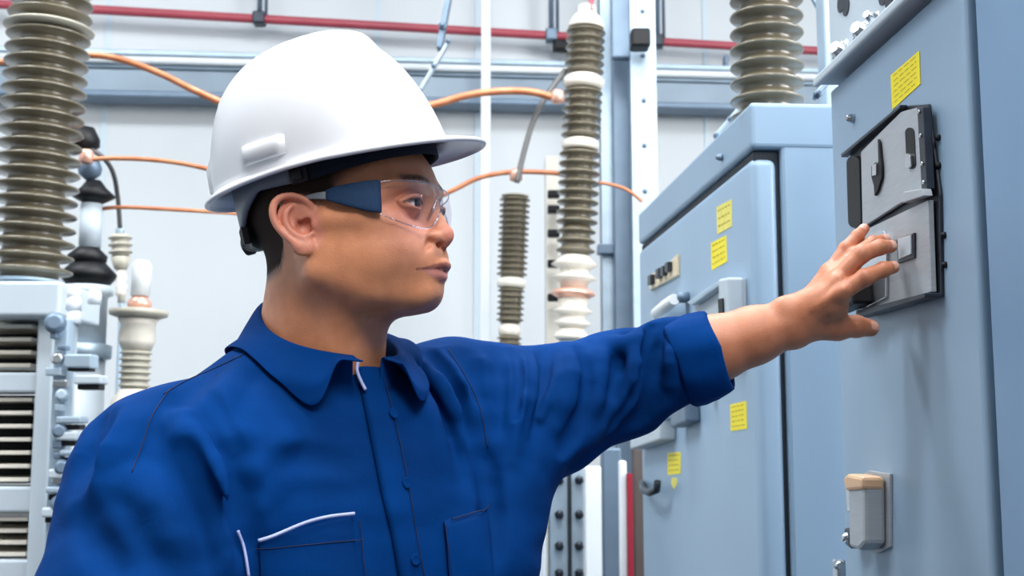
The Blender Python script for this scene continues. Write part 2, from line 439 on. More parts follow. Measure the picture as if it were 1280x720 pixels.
# ================================================================== ROOM
Z3 = Vector((0, 0, 1))
wdir = Vector((1, WALL1, 0)).normalized(); wn = Vector((wdir.y, -wdir.x, 0))        # wall direction and its normal towards the room
def wallbox(bm, x0, x1, z0, z1, off, dep, bev=0.0):
    """box on the back wall between world X x0..x1"""
    xm = (x0 + x1) / 2; c = Vector((xm, WALL0 + WALL1 * xm, (z0 + z1) / 2)) + wn * (off + dep / 2)
    add_box(bm, c, ((x1 - x0) / wdir.x, dep, z1 - z0), frame_from(wdir), bev)
bm = BM(); add_box(bm, (0, 2.5, -.05), (9, 9, .1)); struct('floor', bm, M['floor'])
bm = BM(); wallbox(bm, -4.5, 4.5, 0, 5.2, -.12, .12); struct('wall_back', bm, M['wall'])
bm = BM(); add_box(bm, (0, 2.5, 5.25), (9, 9, .1)); struct('ceiling', bm, M['ceil'])
bm = BM(); add_box(bm, (4.4, 2.5, 2.6), (.1, 9, 5.2)); struct('wall_right', bm, M['wall'])
bm = BM(); add_box(bm, (-4.4, 2.5, 2.6), (.1, 9, 5.2)); struct('wall_left', bm, M['wall'])
n = 0
for px in (128, 470, 596, 786, 884, 1046):
    p = on_wall(px, 200, 0); bm = BM(); n += 1
    wallbox(bm, p.x - .012, p.x + .012, .0, 5.2, .0, .006); struct('trim_%d' % n, bm, M['wall_trim'])
# red fire main on the wall, with its hangers
a, b = on_wall(-40, 3, .12), on_wall(1100, 68, .12)
t = thing('fire_pipe', 'long red fire pipe running along the top of the white back wall', 'pipe', a)
bm = BM(); add_tube(bm, [a - (b - a) * .5, a, b, b + (b - a) * .55], .021, n=16); obj('pipe', bm, M['red_pipe'], t)
for px in (296, 658, 797):
    f = (px + 40) / 1140; p = a.lerp(b, f); bm = BM()
    add_box(bm, p + Vector((0, 0, -.0)), (.055, .07, .06), None, .008); obj('pipe_clamp', bm, M['dark_steel'] if px != 658 else M['galv_dark'], t)
    bm = BM(); add_tube(bm, [p + Vector((0, 0, .02)), p + Vector((0, 0, 1.2))], .012, n=8); add_tube(bm, [p + Vector((.03, 0, .02)), p + Vector((.03, 0, 1.2))], .008, n=8); obj('hanger_rod', bm, M['galv_dark'], t)
bm = BM(); p = a.lerp(b, (713 + 40) / 1140); add_box(bm, p + Vector((-.02, -.02, -.055)), (.36, .06, .05), frame_from(wdir), .008); obj('cable_bracket', bm, M['black'], t)
# grey ducting below it
a, b = on_wall(-40, 89, .13), on_wall(1100, 116, .13); dz = (b.z - a.z) / (b.x - a.x)
t = thing('wall_duct', 'wide grey metal duct running along the back wall under the red pipe', 'duct', a)
def rail(name, z0, z1, off, dep, m, bev=.006):
    bm = BM(); L = (b - a); c = (a + b) / 2; dirv = L.normalized()
    add_box(bm, c + Vector((0, 0, (z0 + z1) / 2)) - wn * (off), (L.length * 1.95, dep, z1 - z0), frame_from(dirv), bev); return obj(name, bm, m, t)
rail('top_flange', .075, .10, .0, .13, M['galv']); rail('top_panel', .025, .075, .02, .10, M['galv'])
rail('duct_face', -.085, .025, .03, .09, M['duct']); rail('lower_flange', -.115, -.085, .01, .13, M['galv_dark'])
bm = BM(); add_tube(bm, [a + (a - b) * .45 + wn * .05 + Vector((0, 0, .055)), b + (b - a) * .5 + wn * .05 + Vector((0, 0, .055))], .018, n=10); obj('conduit', bm, M['white_plastic'], t)
for px in (335, 888):
    p = a.lerp(b, (px + 40) / 1140); bm = BM(); add_box(bm, p + Vector((0, 0, .13)), (.02, .06, .07), None, .004); obj('hanger_lug', bm, M['galv_dark'], t)
# small white housing on the wall at far left
bm = BM(); p = on_wall(103, 112, .05); add_lathe(bm, [(.02, -.06), (.035, -.05), (.035, .05), (.02, .06)], p, Z3, n=20)
tag(obj('wall_lamp', bm, M['white_plastic']), 'small white round housing on the wall right of the big ribbed insulator', 'wall fitting')
# slender white standpipe right of the helmet
a_ = on_wall(606, -20, .5); b_ = on_wall(608, 470, .5); bm = BM(); add_box(bm, Vector(((a_.x + b_.x) / 2, a_.y, 1.9)), (.042, .03, 3.8), None, .004)
tag(obj('standpipe', bm, M['white_plastic']), 'slender white upright post between the helmet and the ribbed insulators', 'post')
# ceiling lamps
for x, y, z, lab in ((-2.2, 2.6, 4.0, 'hanging lamp panel over the left gear'), (.1, 2.8, 4.0, 'hanging lamp panel over the middle of the hall'), (2.4, 2.4, 4.0, 'hanging lamp panel behind the cabinet row'), (-2.2, 1.0, 5.1, 'ceiling lamp panel left of the worker'), (.3, .6, 5.1, 'ceiling lamp panel above the worker'), (2.4, .6, 5.1, 'ceiling lamp panel above the right cabinet')):
    t = thing('ceiling_lamp', lab, 'ceiling lamp', (x, y, 5.2), 'ceiling lamps out of the frame')
    bm = BM(); add_box(bm, (x, y, z + .07), (1.3, .7, .06), None, .01); obj('lamp_housing', bm, M['white_plastic'], t)
    bm = BM(); add_box(bm, (x, y, z + .036), (1.2, .6, .01)); obj('diffuser', bm, M['lamp'], t)
    for s_ in (-.5, .5):
        bm = BM(); add_tube(bm, [(x + s_, y, z + .09), (x + s_, y, 5.21)], .008, n=8); obj('rod', bm, M['galv_dark'], t)
def area(loc, to, size, e, col=(1, 1, 1), sy=None):
    l = bpy.data.lights.new('lamp_fill_light', 'AREA'); l.energy = e; l.size = size; l.color = col
    if sy: l.shape = 'RECTANGLE'; l.size_y = sy
    o = bpy.data.objects.new('lamp_fill_light', l); C.objects.link(o); o.location = loc
    o.rotation_euler = (Vector(to) - Vector(loc)).to_track_quat('-Z', 'Y').to_euler(); return o

# added glowing panel high on the right wall, fill light for the face
bm = BM(); add_box(bm, (4.33, 1.0, 2.95), (.04, 3.2, 1.5), None, .004); add_box(bm, (4.32, 1.0, 2.95), (.06, .06, 1.5)); struct('fill_panel_1', bm, M['fill_glow'])

# ================================================================== STEELWORK, INSULATORS, CABLES
AA, AB = .518, -.0533
MA, MB_ = .5383, -.08
class Face:
    def __init__(s, a, b): s.a, s.b = a, b; s.e = Vector((b, 1, 0)).normalized(); s.n = Vector((-1, b, 0)).normalized(); s.R = Matrix((s.e, -s.n, Z3)).transposed()
    def p(s, px, py, off=0.0): return on_plane(px, py, s.a - off * math.sqrt(1 + s.b ** 2), s.b)
    def at(s, Y, z, off=0.0): return Vector((s.a + s.b * Y, Y, z)) + s.n * off
    def poly(s, bm, pts, off, th, bev=.0008): add_poly(bm, [s.p(x, y) + s.n * off for x, y in pts], s.n * th, bev)
    def box(s, bm, Y0, Y1, z0, z1, off, th, bev=.003, seg=2):
        c = (s.at(Y0, z0) + s.at(Y1, z1)) / 2 + s.n * (off + th / 2); add_box(bm, c, ((Y1 - Y0) / s.e.y, th, z1 - z0), s.R, bev, seg)
FA_, FM = Face(AA, AB), Face(MA, MB_)
def shed_profile(n, L, rc, rs, r0=None, tip=.25):
    P = [(rc, 0)]; p = L / n
    for i in range(n):
        z = i * p; P += [(rc, z + p * .30), (rs * .96, z + p * .42), (rs, z + p * .50), (rs * .985, z + p * .60), (rs * .9, z + p * .68), (rc * 1.05, z + p * .88), (rc, z + p)]
    return P
def stack(name, label, pa, pb, parts, group=None, cat='insulator', ped=0):
    """pa top, pb bottom (world); parts: list of (name, f0, f1, kind, args, material) along bottom->top"""
    pa, pb = Vector(pa), Vector(pb); ax = (pa - pb); L = ax.length; ax.normalize()
    t = thing(name, label, cat, pb, group)
    for nm, f0, f1, kind, ar, m in parts:
        base = pb + ax * (L * f0); h = L * (f1 - f0); bm = BM()
        if kind == 'sheds': add_lathe(bm, shed_profile(ar[0], h, ar[1], ar[2]), base, ax, n=48)
        else: add_lathe(bm, [(r, z * h) for r, z in ar], base, ax, n=40)
        obj(nm, bm, m, t)
    if ped:
        x, y = pb.x, pb.y; bm = BM(); add_lathe(bm, [(.07, 0), (.07, .02), (ped, .03), (ped, pb.z - .01), (ped * 1.2, pb.z)], Vector((x, y, 0)), Z3, n=24); obj('pedestal', bm, M['galv'], t)
    return t
DISC = lambda r: [(r * .8, 0), (r, .12), (r, .7), (r * .7, 1)]
# tall left insulator
stack('insulator', 'tall olive ribbed insulator at the left edge, standing on a pale grey box', U(72, -90, 3.0), U(36, 354, 3.0),
      [('base_cap', 0, .012, 'p', DISC(.085), M['galv']), ('shed_column', .012, .70, 'sheds', (18, .070, .104), M['porc']),
       ('joint_ring', .70, .722, 'p', [(.078, 0), (.112, .25), (.108, .5), (.07, 1)], M['porc_light']), ('shed_column', .722, 1, 'sheds', (7, .070, .104), M['porc'])])
# insulator on the middle cabinet
stack('insulator', 'thick olive ribbed insulator standing on top of the middle grey cabinet', U(957, -90, 2.25), Vector((U(958, 138, 2.25).x, 2.25, FM.p(945, 119).z)),
      [('base_cap', 0, .035, 'p', DISC(.07), M['galv']), ('shed_column', .035, 1, 'sheds', (13, .050, .0705), M['porc'])])
# centre stack
stack('insulator', 'long ribbed insulator stack hanging between the steel columns, copper cables clamped to it', U(734, 8, 4.0), U(714, 425, 4.0),
      [('foot', 0, .035, 'p', [(.05, 0), (.06, .3), (.05, .6), (.04, 1)], M['ceramic']),
       ('ceramic_body', .035, .12, 'p', [(.04, 0), (.066, .15), (.044, .3), (.044, .45), (.07, .55), (.046, .7), (.052, 1)], M['ceramic']),
       ('copper_ring', .12, .15, 'p', [(.05, 0), (.075, .4), (.07, .7), (.045, 1)], M['copper_bright']),
       ('ceramic_body', .15, .245, 'p', [(.045, 0), (.05, .2), (.078, .3), (.05, .45), (.05, .6), (.08, .72), (.055, .9), (.05, 1)], M['ceramic']),
       ('shed_column', .245, .33, 'sheds', (3, .048, .066), M['porc']), ('shed_column', .33, .56, 'sheds', (8, .046, .071), M['porc']),
       ('white_joint', .56, .59, 'p', [(.06, 0), (.064, .3), (.064, .7), (.055, 1)], M['ceramic']), ('shed_column', .59, .745, 'sheds', (6, .047, .068), M['porc']),
       ('white_joint', .745, .785, 'p', [(.06, 0), (.07, .3), (.07, .7), (.055, 1)], M['ceramic']), ('shed_column', .785, .93, 'sheds', (6, .047, .068), M['porc']),
       ('top_cap', .93, 1, 'p', [(.062, 0), (.062, .15), (.045, .55), (.03, .7), (.03, 1)], M['ceramic'])], ped=.035)
t = stack('insulator', 'slim dark ribbed insulator hanging left of the long stack', U(644, 243, 4.3), U(636, 440, 4.3),
      [('shed_column', .0, .10, 'sheds', (3, .035, .046), M['porc']), ('white_joint', .10, .18, 'p', DISC(.04), M['ceramic']), ('shed_column', .18, .40, 'sheds', (6, .038, .050), M['porc']),
       ('white_joint', .40, .47, 'p', DISC(.052), M['ceramic']), ('shed_column', .47, .98, 'sheds', (14, .042, .056), M['porc']), ('top_cap', .98, 1, 'p', DISC(.05), M['porc_light'])], ped=.03)
# cables
def cable(label, P, r, m, name='cable', cat='cable', clamps=(), group=None):
    t = thing(name, label, cat, P[0], group); bm = BM(); add_tube(bm, P, r, n=12, smooth_n=10); obj('sleeve', bm, m, t)
    for c, s in clamps:
        bm = BM(); add_lathe(bm, [(s * .6, -s), (s, -s * .8), (s, s * .6), (s * .7, s)], c, Z3, n=16); obj('clamp', bm, M['copper_bright'], t)
    return t
cable('thick copper cable passing behind the helmet from the left insulator to the long stack', [U(-30, 78, 3.3), U(40, 76, 3.3), U(105, 69, 3.3), U(150, 74, 3.3), U(200, 92, 3.3), U(245, 114, 3.3), U(290, 132, 3.35), U(350, 142, 3.5), U(430, 145, 3.7), U(490, 138, 3.85), U(540, 131, 3.9), U(585, 119, 3.9), U(625, 114, 3.9), U(665, 115, 3.9), U(698, 124, 3.9)], [.0095, .0095, .0125, .0125], M['copper'], clamps=((U(697, 121, 3.88), .022),))
cable('thin copper cable running from the dark clamp at left to the back of the helmet', [U(88, 205, 3.3), U(108, 200, 3.3), U(135, 198, 3.3), U(180, 199, 3.3), U(225, 204, 3.3), U(270, 213, 3.3), U(330, 222, 3.35), U(400, 210, 3.5), U(450, 175, 3.65), U(490, 140, 3.84)], .0065, M['copper'], clamps=((U(108, 196, 3.3), .020),))
cable('lowest copper cable, passing behind the face and arching up to the long stack', [U(120, 262, 3.4), U(150, 259, 3.4), U(200, 261, 3.4), U(270, 265, 3.45), U(340, 270, 3.6), U(420, 278, 3.8), U(490, 270, 4.0), U(540, 250, 4.1), U(570, 236, 4.1), U(600, 222, 4.1), U(640, 215, 4.1), U(690, 216, 4.1), U(708, 220, 4.1)], [.0055, .006, .0085, .0085], M['copper'], clamps=((U(645, 219, 4.08), .022),))
cable('short reddish cable from the long stack to the steel column', [U(748, 228, 4.05), U(765, 231, 4.05), U(785, 238, 4.05), U(803, 252, 4.05)], .006, M['copper'])
cable('dark grey cable curving down to the small ceramic bushing', [U(112, 186, 3.35), U(128, 196, 3.35), U(141, 215, 3.45), U(147, 245, 3.55), U(150, 284, 3.61)], .007, M['cable_grey'])
cable('dark grey cable dropping from the copper clamp beside the long stack', [U(706, 88, 4.0), U(683, 120, 3.96), U(667, 150, 3.96), U(655, 190, 3.96), U(646, 228, 3.96)], .0095, M['cable_grey'])
cable('short red wire above the white cap of the long stack', [U(744, -20, 3.98), U(738, 6, 3.98), U(739, 14, 3.98)], .009, M['red_pipe'])
# steel columns
def column(label, p_top, x0, x1, Y, zt, zb, m, name='steel_column', flange=None):
    t = thing(name, label, 'steel column', (U((x0 + x1) / 2, p_top, Y).x, Y, zb))
    X0 = (x0 - 640) / 1500 * Y; X1 = (x1 - 640) / 1500 * Y
    f = cp + (sp * (360 - p_top) / FPX); X0 *= 1 / f * .985; X1 *= 1 / f * .985
    bm = BM(); add_box(bm, ((X0 + X1) / 2, Y, (zt + zb) / 2), (X1 - X0, .012, zt - zb), None, .002); obj('web', bm, m, t)
    bm = BM(); add_box(bm, (X0 + .006, Y + .05, (zt + zb) / 2), (.012, .10, zt - zb), None, .002); obj('flange', bm, M['galv_dark'], t)
    bm = BM(); add_box(bm, (X1 - .006, Y + .05, (zt + zb) / 2), (.012, .10, zt - zb), None, .002); obj('flange', bm, M['galv_dark'], t)
    return t, X0, X1
t, X0, X1 = column('wide pale steel column with bolt holes right of the long stack', 100, 797, 831, 4.3, 4.4, 0, M['galv'])
wide_col = t
for z in np.arange(1.2, 3.4, .17):
    bm = BM(); add_bolt(bm, ((X0 + X1) / 2 + .0, 4.293, z), Vector((0, -1, 0)), .009, .004); obj('bolt', bm, M['galv_dark'], t)
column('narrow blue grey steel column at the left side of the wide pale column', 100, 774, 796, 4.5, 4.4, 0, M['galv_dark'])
t, X0, X1 = column('thin pale steel column just right of the long ribbed stack', 100, 757, 773, 4.6, 4.4, 0, M['galv'])
bm = BM(); add_box(bm, ((X0 + X1) / 2, 4.58, U(768, 313, 4.6).z), (X1 - X0 + .04, .05, .04), None, .005); obj('joint_plate', bm, M['galv_dark'], t)
t, X0, X1 = column('pale cream upright behind the lower half of the long stack', 300, 683, 700, 4.9, U(690, 195, 4.9).z, 0, M['ceramic'])
for py in (243, 262, 292, 330, 372):
    bm = BM(); add_box(bm, U(692, py, 4.82), (.05, .05, .03), None, .006); obj('cable_cleat', bm, M['black'], t)
bm = BM(); add_box(bm, U(800, 50, 4.2), (.07, .08, .07), None, .01); obj('clamp_block', bm, M['black'], wide_col)
bm = BM(); add_box(bm, U(780, 20, 4.35), (.10, .05, .34), None, .008); tag(obj('junction_plate', bm, M['galv_dark']), 'dark grey plate at the top between the two steel columns', 'steel plate')
# diagonal struts
def strut(label, a, b, w, m, name='diagonal_brace'):
    a, b = Vector(a), Vector(b); t = thing(name, label, 'brace', b); bm = BM()
    add_box(bm, (a + b) / 2, ((b - a).length, w * .35, w), frame_from(b - a, Vector((0, -1, .1))), .002); obj('bar', bm, m, t)
    for f in (.02, .5, .97):
        bm = BM(); add_bolt(bm, a.lerp(b, f) + Vector((0, -w * .3, 0)), Vector((0, -1, 0)), w * .3, w * .3); obj('bolt', bm, M['galv_dark'], t)
    return t
strut('steel brace dropping from the top edge to behind the helmet, upper piece', U(549, 62, 4.2) + (U(566, -30, 4.2) - U(549, 62, 4.2)) * 9.5, U(549, 62, 4.2), .055, M['galv_dark'])
strut('bright steel brace slanting down to the front of the helmet', U(561, 52, 4.15), U(524, 116, 4.15), .032, M['galv'])
t = strut('pale brace leaning against the left side of the thick insulator on the cabinet', U(930, 128, 2.7), U(893, 172, 2.7), .022, M['galv'])
strut('short slanted steel strut between the thick insulator and the right cabinet', U(1062, 70, 1.75), U(1018, 122, 1.75), .022, M['galv'])
bm = BM(); add_tube(bm, [U(1048, 56, 2.6) + (U(1008, -15, 2.6) - U(1048, 56, 2.6)) * 6, U(1008, -15, 2.6), U(1048, 60, 2.6)], .0035, n=8); tag(obj('stay_wire', bm, M['galv_dark']), 'thin stay wire slanting down to the top of the right cabinet', 'wire')
bm = BM(); add_box(bm, U(1034, 68, 2.0), (.022, .05, .30), None, .003); tag(obj('steel_post', bm, M['galv']), 'short pale steel post left of the top flange of the right cabinet', 'post')

# ---- radiator bank at the left edge
RY = 2.95
t = thing('transformer_radiator', 'finned transformer radiator at the lower left edge with dark gaps between fins', 'radiator', U(20, 720, RY))
bm = BM(); a, b = U(-40, 354, RY - .1), U(82, 397, RY - .1); add_box(bm, (a + b) / 2 + Vector((0, .1, 0)), (b.x - a.x, .28, abs(a.z - b.z)), None, .008, 3); hd_ = obj('header_box', bm, M['cab_light'], t)
bm = BM(); add_box(bm, U(54, 376, RY - .11), (.035, .02, .014), None, .003); obj('name_plate', bm, M['galv'], hd_)
for y0, y1, nf in ((402, 466, 4), (492, 607, 7), (640, 698, 4)):
    a, b = U(-40, y0, RY), U(46 - (y0 - 400) * .02, y1, RY)
    bm = BM(); add_box(bm, Vector(((a.x + b.x) / 2, RY + .17, (a.z + b.z) / 2)), (b.x - a.x, .10, abs(a.z - b.z)), None, .002); obj('core', bm, M['black'], t)
    for i in range(nf):
        z = a.z + (b.z - a.z) * (i + .5) / nf; bm = BM(); add_box(bm, Vector(((a.x + b.x) / 2, RY + .04, z)), (b.x - a.x, .17, .0095), None, .0015); obj('fin', bm, M['ceramic'], t)
for y0, y1 in ((466, 491), (608, 640), (699, 760)):
    a, b = U(-40, y0, RY - .05), U(60, y1, RY - .05); bm = BM(); add_box(bm, Vector(((a.x + b.x) / 2, RY, (a.z + b.z) / 2)), (b.x - a.x, .14, abs(a.z - b.z)), None, .006); obj('cross_rail', bm, M['cab_light'], t)
bm = BM(); a, b = U(47, 396, RY - .06), U(64, 800, RY - .06); add_box(bm, Vector(((a.x + b.x) / 2 - .005, RY, a.z / 2)), (.042, .16, a.z), None, .006); obj('side_post', bm, M['cab_light'], t)
# ---- switch column with black discs
SY = 3.36
t = thing('disconnector', 'pale grey switch column with black discs, between the radiator and the ceramic bushing', 'switch gear', U(105, 720, SY))
ax0 = U(104, 240, SY); px_m = SY / 1500
for (nm, py0, py1, ar, m) in (('stem', 255, 310, [(.030, 0), (.030, 1)], 'cab_light'), ('upper_disc', 226, 256, [(.018, 0), (.045, .2), (.062, .35), (.035, .7), (.02, 1)], 'black'),
      ('ball', 195, 226, [(.008, 0), (.03, .25), (.034, .5), (.025, .8), (.01, 1)], 'galv_dark'), ('cap_disc', 160, 192, [(.02, 0), (.046, .3), (.046, .55), (.03, 1)], 'black'),
      ('lower_disc', 308, 332, [(.030, 0), (.052, .2), (.055, .5), (.025, 1)], 'black'), ('wide_disc', 328, 358, [(.055, 0), (.075, .35), (.078, .5), (.045, 1)], 'black'),
      ('body', 358, 430, [(.055, 0), (.055, .8), (.07, .85), (.07, 1)], 'cab_light'), ('body_flange', 430, 450, [(.055, 0), (.072, .1), (.072, .9), (.055, 1)], 'galv'),
      ('lower_body', 450, 1230, [(.056, 0), (.056, 1)], 'cab_light')):
    xx = {'cap_disc': 94, 'upper_disc': 110, 'ball': 104, 'lower_disc': 106, 'wide_disc': 108}.get(nm, 108)
    a, b = U(xx, py1, SY), U(xx, py0, SY); a.x = b.x = U(xx, 400, SY).x; bm = BM(); add_lathe(bm, [(r, z * (b.z - a.z)) for r, z in ar], a, Z3, n=36); obj(nm, bm, M[m], t)
t = thing('terminal_rack', 'narrow bolted steel rack of small fittings right beside the finned radiator', 'rack', U(75, 720, 2.66))
bm = BM(); a, b = U(62, 398, 2.66), U(76, 800, 2.66); add_box(bm, Vector(((a.x + b.x) / 2, 2.68, a.z / 2)), (.03, .05, a.z), None, .003); obj('upright', bm, M['galv'], t)
rnd = random.Random(8)
for i in range(22):
    py = 405 + i * 15; x = 70 + rnd.uniform(-3, 10); w = rnd.uniform(.014, .04); m = rnd.choice(['galv', 'galv_dark', 'ceramic', 'cab_light', 'chrome', 'galv_dark'])
    bm = BM(); p = U(x, py, 2.635)
    if i % 3 == 0: add_lathe(bm, [(w * .4, 0), (w * .6, .004), (w * .6, .016), (w * .35, .024)], p, Vector((.2, -1, .1)), n=14)
    else: add_box(bm, p, (w, .03, rnd.uniform(.010, .026)), None, .003)
    obj('fitting', bm, M[m], t)
for px, py, r in ((92, 388, .017), (92, 375, .014), (92, 404, .016), (118, 380, .015)):
    bm = BM(); add_lathe(bm, [(r, 0), (r, .02), (r * .8, .03)], U(px, py, 2.70), Z3, n=18); obj('terminal_cap', bm, M['white_plastic'], t)
for i, (px, py, w, h) in enumerate(((88, 525, .05, .016), (84, 545, .045, .018), (88, 566, .045, .012), (78, 592, .06, .02), (72, 612, .05, .014), (70, 640, .06, .02), (98, 452, .06, .03), (110, 475, .06, .02))):
    bm = BM(); add_box(bm, U(px + 4, py, 2.64), (w, .05, h), None, .004); obj('relay_block', bm, M['cab_light' if i % 2 else 'galv'], t)
    bm = BM(); add_box(bm, U(px + 4, py + 9, 2.645), (w * .8, .04, .012), None, .002); obj('slot', bm, M['black'], t)
# ---- ceramic bushings
stack('bushing', 'small tapered ceramic bushing at the end of the dark grey cable', U(150, 282, 3.62), U(152, 378, 3.62),
      [('stem', 0, .42, 'p', [(.012, 0), (.012, .2), (.019, .25), (.012, .35), (.019, .5), (.012, .6), (.018, .75), (.012, 1)], M['ceramic']), ('cone', .42, .60, 'p', [(.014, 0), (.02, .1), (.03, .9), (.018, 1)], M['porc_light']),
       ('rib_cup', .60, .88, 'sheds', (3, .026, .036), M['porc_light']), ('terminal', .88, 1, 'p', [(.012, 0), (.014, .5), (.006, 1)], M['galv'])], ped=.008)
stack('bushing', 'pale ceramic bushing with a flange and white tube, left of the collar', U(178, 326, 3.3), U(165, 520, 3.3),
      [('lower_ribs', 0, .17, 'p', [(.055, 0), (.06, .5), (.045, .8), (.04, 1)], M['ceramic']), ('ribs', .17, .42, 'sheds', (6, .036, .044), M['porc_light']), ('collar_ring', .42, .62, 'p', [(.04, 0), (.05, .3), (.046, .8), (.055, 1)], M['ceramic']),
       ('flange', .62, .69, 'p', [(.05, 0), (.078, .3), (.08, .8), (.04, 1)], M['porc_light']), ('copper_nut', .69, .77, 'p', [(.03, 0), (.034, .4), (.02, 1)], M['copper_bright']), ('tube', .77, 1, 'p', [(.026, 0), (.026, .85), (.018, 1)], M['white_plastic'])], ped=.03)

# ---- gear low in the middle, behind the worker's arm
def slab(name, label, cat, x0, y0, x1, y1, Y, dep, m, extra=None):
    a, b = U(x0, y0, Y), U(x1, y1, Y); zb = 0
    t = thing(name, label, cat, ((a.x + b.x) / 2, Y + dep / 2, zb)); bm = BM()
    add_box(bm, ((a.x + b.x) / 2, Y + dep / 2, (a.z + zb) / 2), (b.x - a.x, dep, a.z - zb), None, .006); o = obj('body', bm, m, t); return t, a, b
t, a, b = slab('low_cabinet', 'plain pale blue grey cabinet right of the shirt, under the outstretched sleeve', 'cabinet', 612, 470, 683, 720, 3.55, .4, M['cab_light'])
bm = BM(); add_box(bm, ((a.x + b.x) / 2 - .01, 3.543, .8), (b.x - a.x - .03, .014, 1.2), None, .004); obj('door', bm, M['cab'], t)
t, a, b = slab('bolted_frame', 'pale steel frame with rows of dark bolts beside the plain low cabinet', 'frame', 686, 540, 730, 720, 3.7, .12, M['galv'])
bm = BM(); add_box(bm, (U(712, 640, 3.69).x, 3.695, a.z / 2), (.012, .012, a.z - .02)); obj('groove', bm, M['gasket'], t)
for py in (600, 643, 682, 716):
    for px in (699, 724): 
        bm = BM(); add_bolt(bm, U(px, py, 3.7) + Vector((0, 0, 0)), Vector((0, -1, 0)), .014, .012); obj('bolt', bm, M['dark_steel'], t)
slab('white_post', 'broad white post low between the bolted frame and the dark panel', 'post', 731, 583, 753, 720, 3.6, .06, M['white_plastic'])
slab('dark_panel', 'blue grey panel low between the two white posts', 'panel', 753, 560, 778, 720, 3.75, .1, M['galv_dark'])
t, a, b = slab('marker_post', 'thin white post with a red edge next to the middle cabinet', 'post', 774, 576, 785, 720, 3.5, .04, M['white_plastic'])
a, b = U(784, 592, 3.49), U(792, 720, 3.49); bm = BM(); add_box(bm, ((a.x + b.x) / 2, 3.5, a.z / 2), (b.x - a.x, .03, a.z)); obj('red_strip', bm, M['red_paint'], t)
slab('brown_board', 'dark brown upright board squeezed between the red edge and the middle cabinet', 'board', 791, 560, 812, 720, 3.55, .05, M['brown'])

# ================================================================== CABINETS
def label_on(F, parent, pts, m, rows, nm='warning_label', lab='yellow warning label', off=.0):
    bm = BM(); F.poly(bm, pts, off, .0008, 0); o = obj(nm, bm, m, parent); o['label'] = lab
    A_, B_, C_, D_ = [F.p(*q) + F.n * (off + .001) for q in pts]      # tl tr br bl
    bm = BM()
    rr = random.Random(int(pts[0][0]))
    for i in range(rows):
        v = (i + .7) / (rows + .5); L_ = A_.lerp(D_, v); R_ = B_.lerp(C_, v); u = .10
        while u < .86:
            w = rr.uniform(.08, .2); p0, p1 = L_.lerp(R_, u), L_.lerp(R_, min(.9, u + w)); h = (A_ - D_).length / rows * .18
            vs = [bm.verts.new(q) for q in (p0, p1, p1 + Z3 * h, p0 + Z3 * h)]; bm.faces.new(vs); u += w + .05
    obj('label_print', bm, M['ink'], o)
# ---------- right cabinet
yf, yn = AA / (.2727 - AB), AA / (.3930 - AB)
ztop = FA_.p(1097, 50).z
t = thing('control_cabinet', 'grey blue control cabinet at the right with the latch panel touched by the worker', 'cabinet', FA_.at((yf + yn) / 2, 0, -.25))
bm = BM(); FA_.box(bm, yn + .004, yf - .002, .02, ztop, -.55, .53, .004); obj('body', bm, M['cab'], t)
bm = BM(); FA_.box(bm, yn + .006, yf, .03, ztop - .01, -.016, .016, .004, 3); dr = obj('door', bm, M['cab'], t)
bm = BM(); FA_.box(bm, yn + .004, yf + .006, ztop, ztop + .007, -.56, .578, .002); FA_.box(bm, yn + .004, yf + .006, ztop - .004, ztop + .009, .014, .008, .003); obj('top_flange', bm, M['cab_light'], t)
label_on(FA_, dr, [(1114, 94), (1150, 63), (1151, 105), (1116, 137)], M['yellow'], 6)
bm = BM(); add_lathe(bm, [(.006, 0), (.006, .003), (.004, .008), (.0035, .010)], FA_.p(1067, 148), FA_.n, n=16); obj('screw', bm, M['chrome'], dr)
# latch panel
lp = obj('latch_panel', (lambda b_: (FA_.poly(b_, [(1066, 194), (1139, 132), (1164, 130), (1179, 243), (1181, 371), (1093, 394), (1074, 392), (1072, 290)], 0, .004, .0015), b_)[1])(BM()), M['dark_steel'], t)
bm = BM(); FA_.poly(bm, [(1087, 190), (1138, 140), (1161, 134), (1170, 238), (1150, 246), (1089, 284)], .006, .005); up = obj('upper_plate', bm, M['steel_plate'], t)
bm = BM(); FA_.poly(bm, [(1064, 197), (1139, 135), (1139, 131), (1063, 193)], .004, .009); obj('rain_lip', bm, M['dark_steel'], up)
def ovalpts(cx0, cy0, cx1, cy1, w, n=10):
    P = []
    for k in range(n + 1): a = PI * k / n; P.append((cx0 + w * math.cos(a), cy0 - w * 1.1 * math.sin(a)))
    for k in range(n + 1): a = PI + PI * k / n; P.append((cx1 + w * math.cos(a), cy1 - w * 1.1 * math.sin(a)))
    return P
bm = BM(); FA_.poly(bm, ovalpts(1077.5, 204, 1079.5, 276, 8.2), .0065, .0052, 0); obj('left_slot', bm, M['black'], up)
bm = BM(); FA_.poly(bm, ovalpts(1150, 166, 1152, 205, 5.8), .0112, .0006, 0); sl_ = obj('oval_slot', bm, M['black'], up)
bm = BM(); FA_.poly(bm, ovalpts(1150, 196, 1151, 206, 3.6), .0116, .003, .0005); obj('slot_pin', bm, M['chrome'], up)
bm = BM(); FA_.poly(bm, [(1112, 174), (1114, 178), (1117, 208), (1117, 222), (1112, 238), (1108, 245), (1107, 232), (1104, 222), (1104, 208), (1109, 203), (1113, 205)], .011, .0035, .0004); obj('keyhole_lever', bm, M['black'], up)
bm = BM(); FA_.poly(bm, [(1107, 206), (1112, 205), (1112, 219), (1107, 220)], .0145, .002, .0003); obj('key_stub', bm, M['chrome'], up)
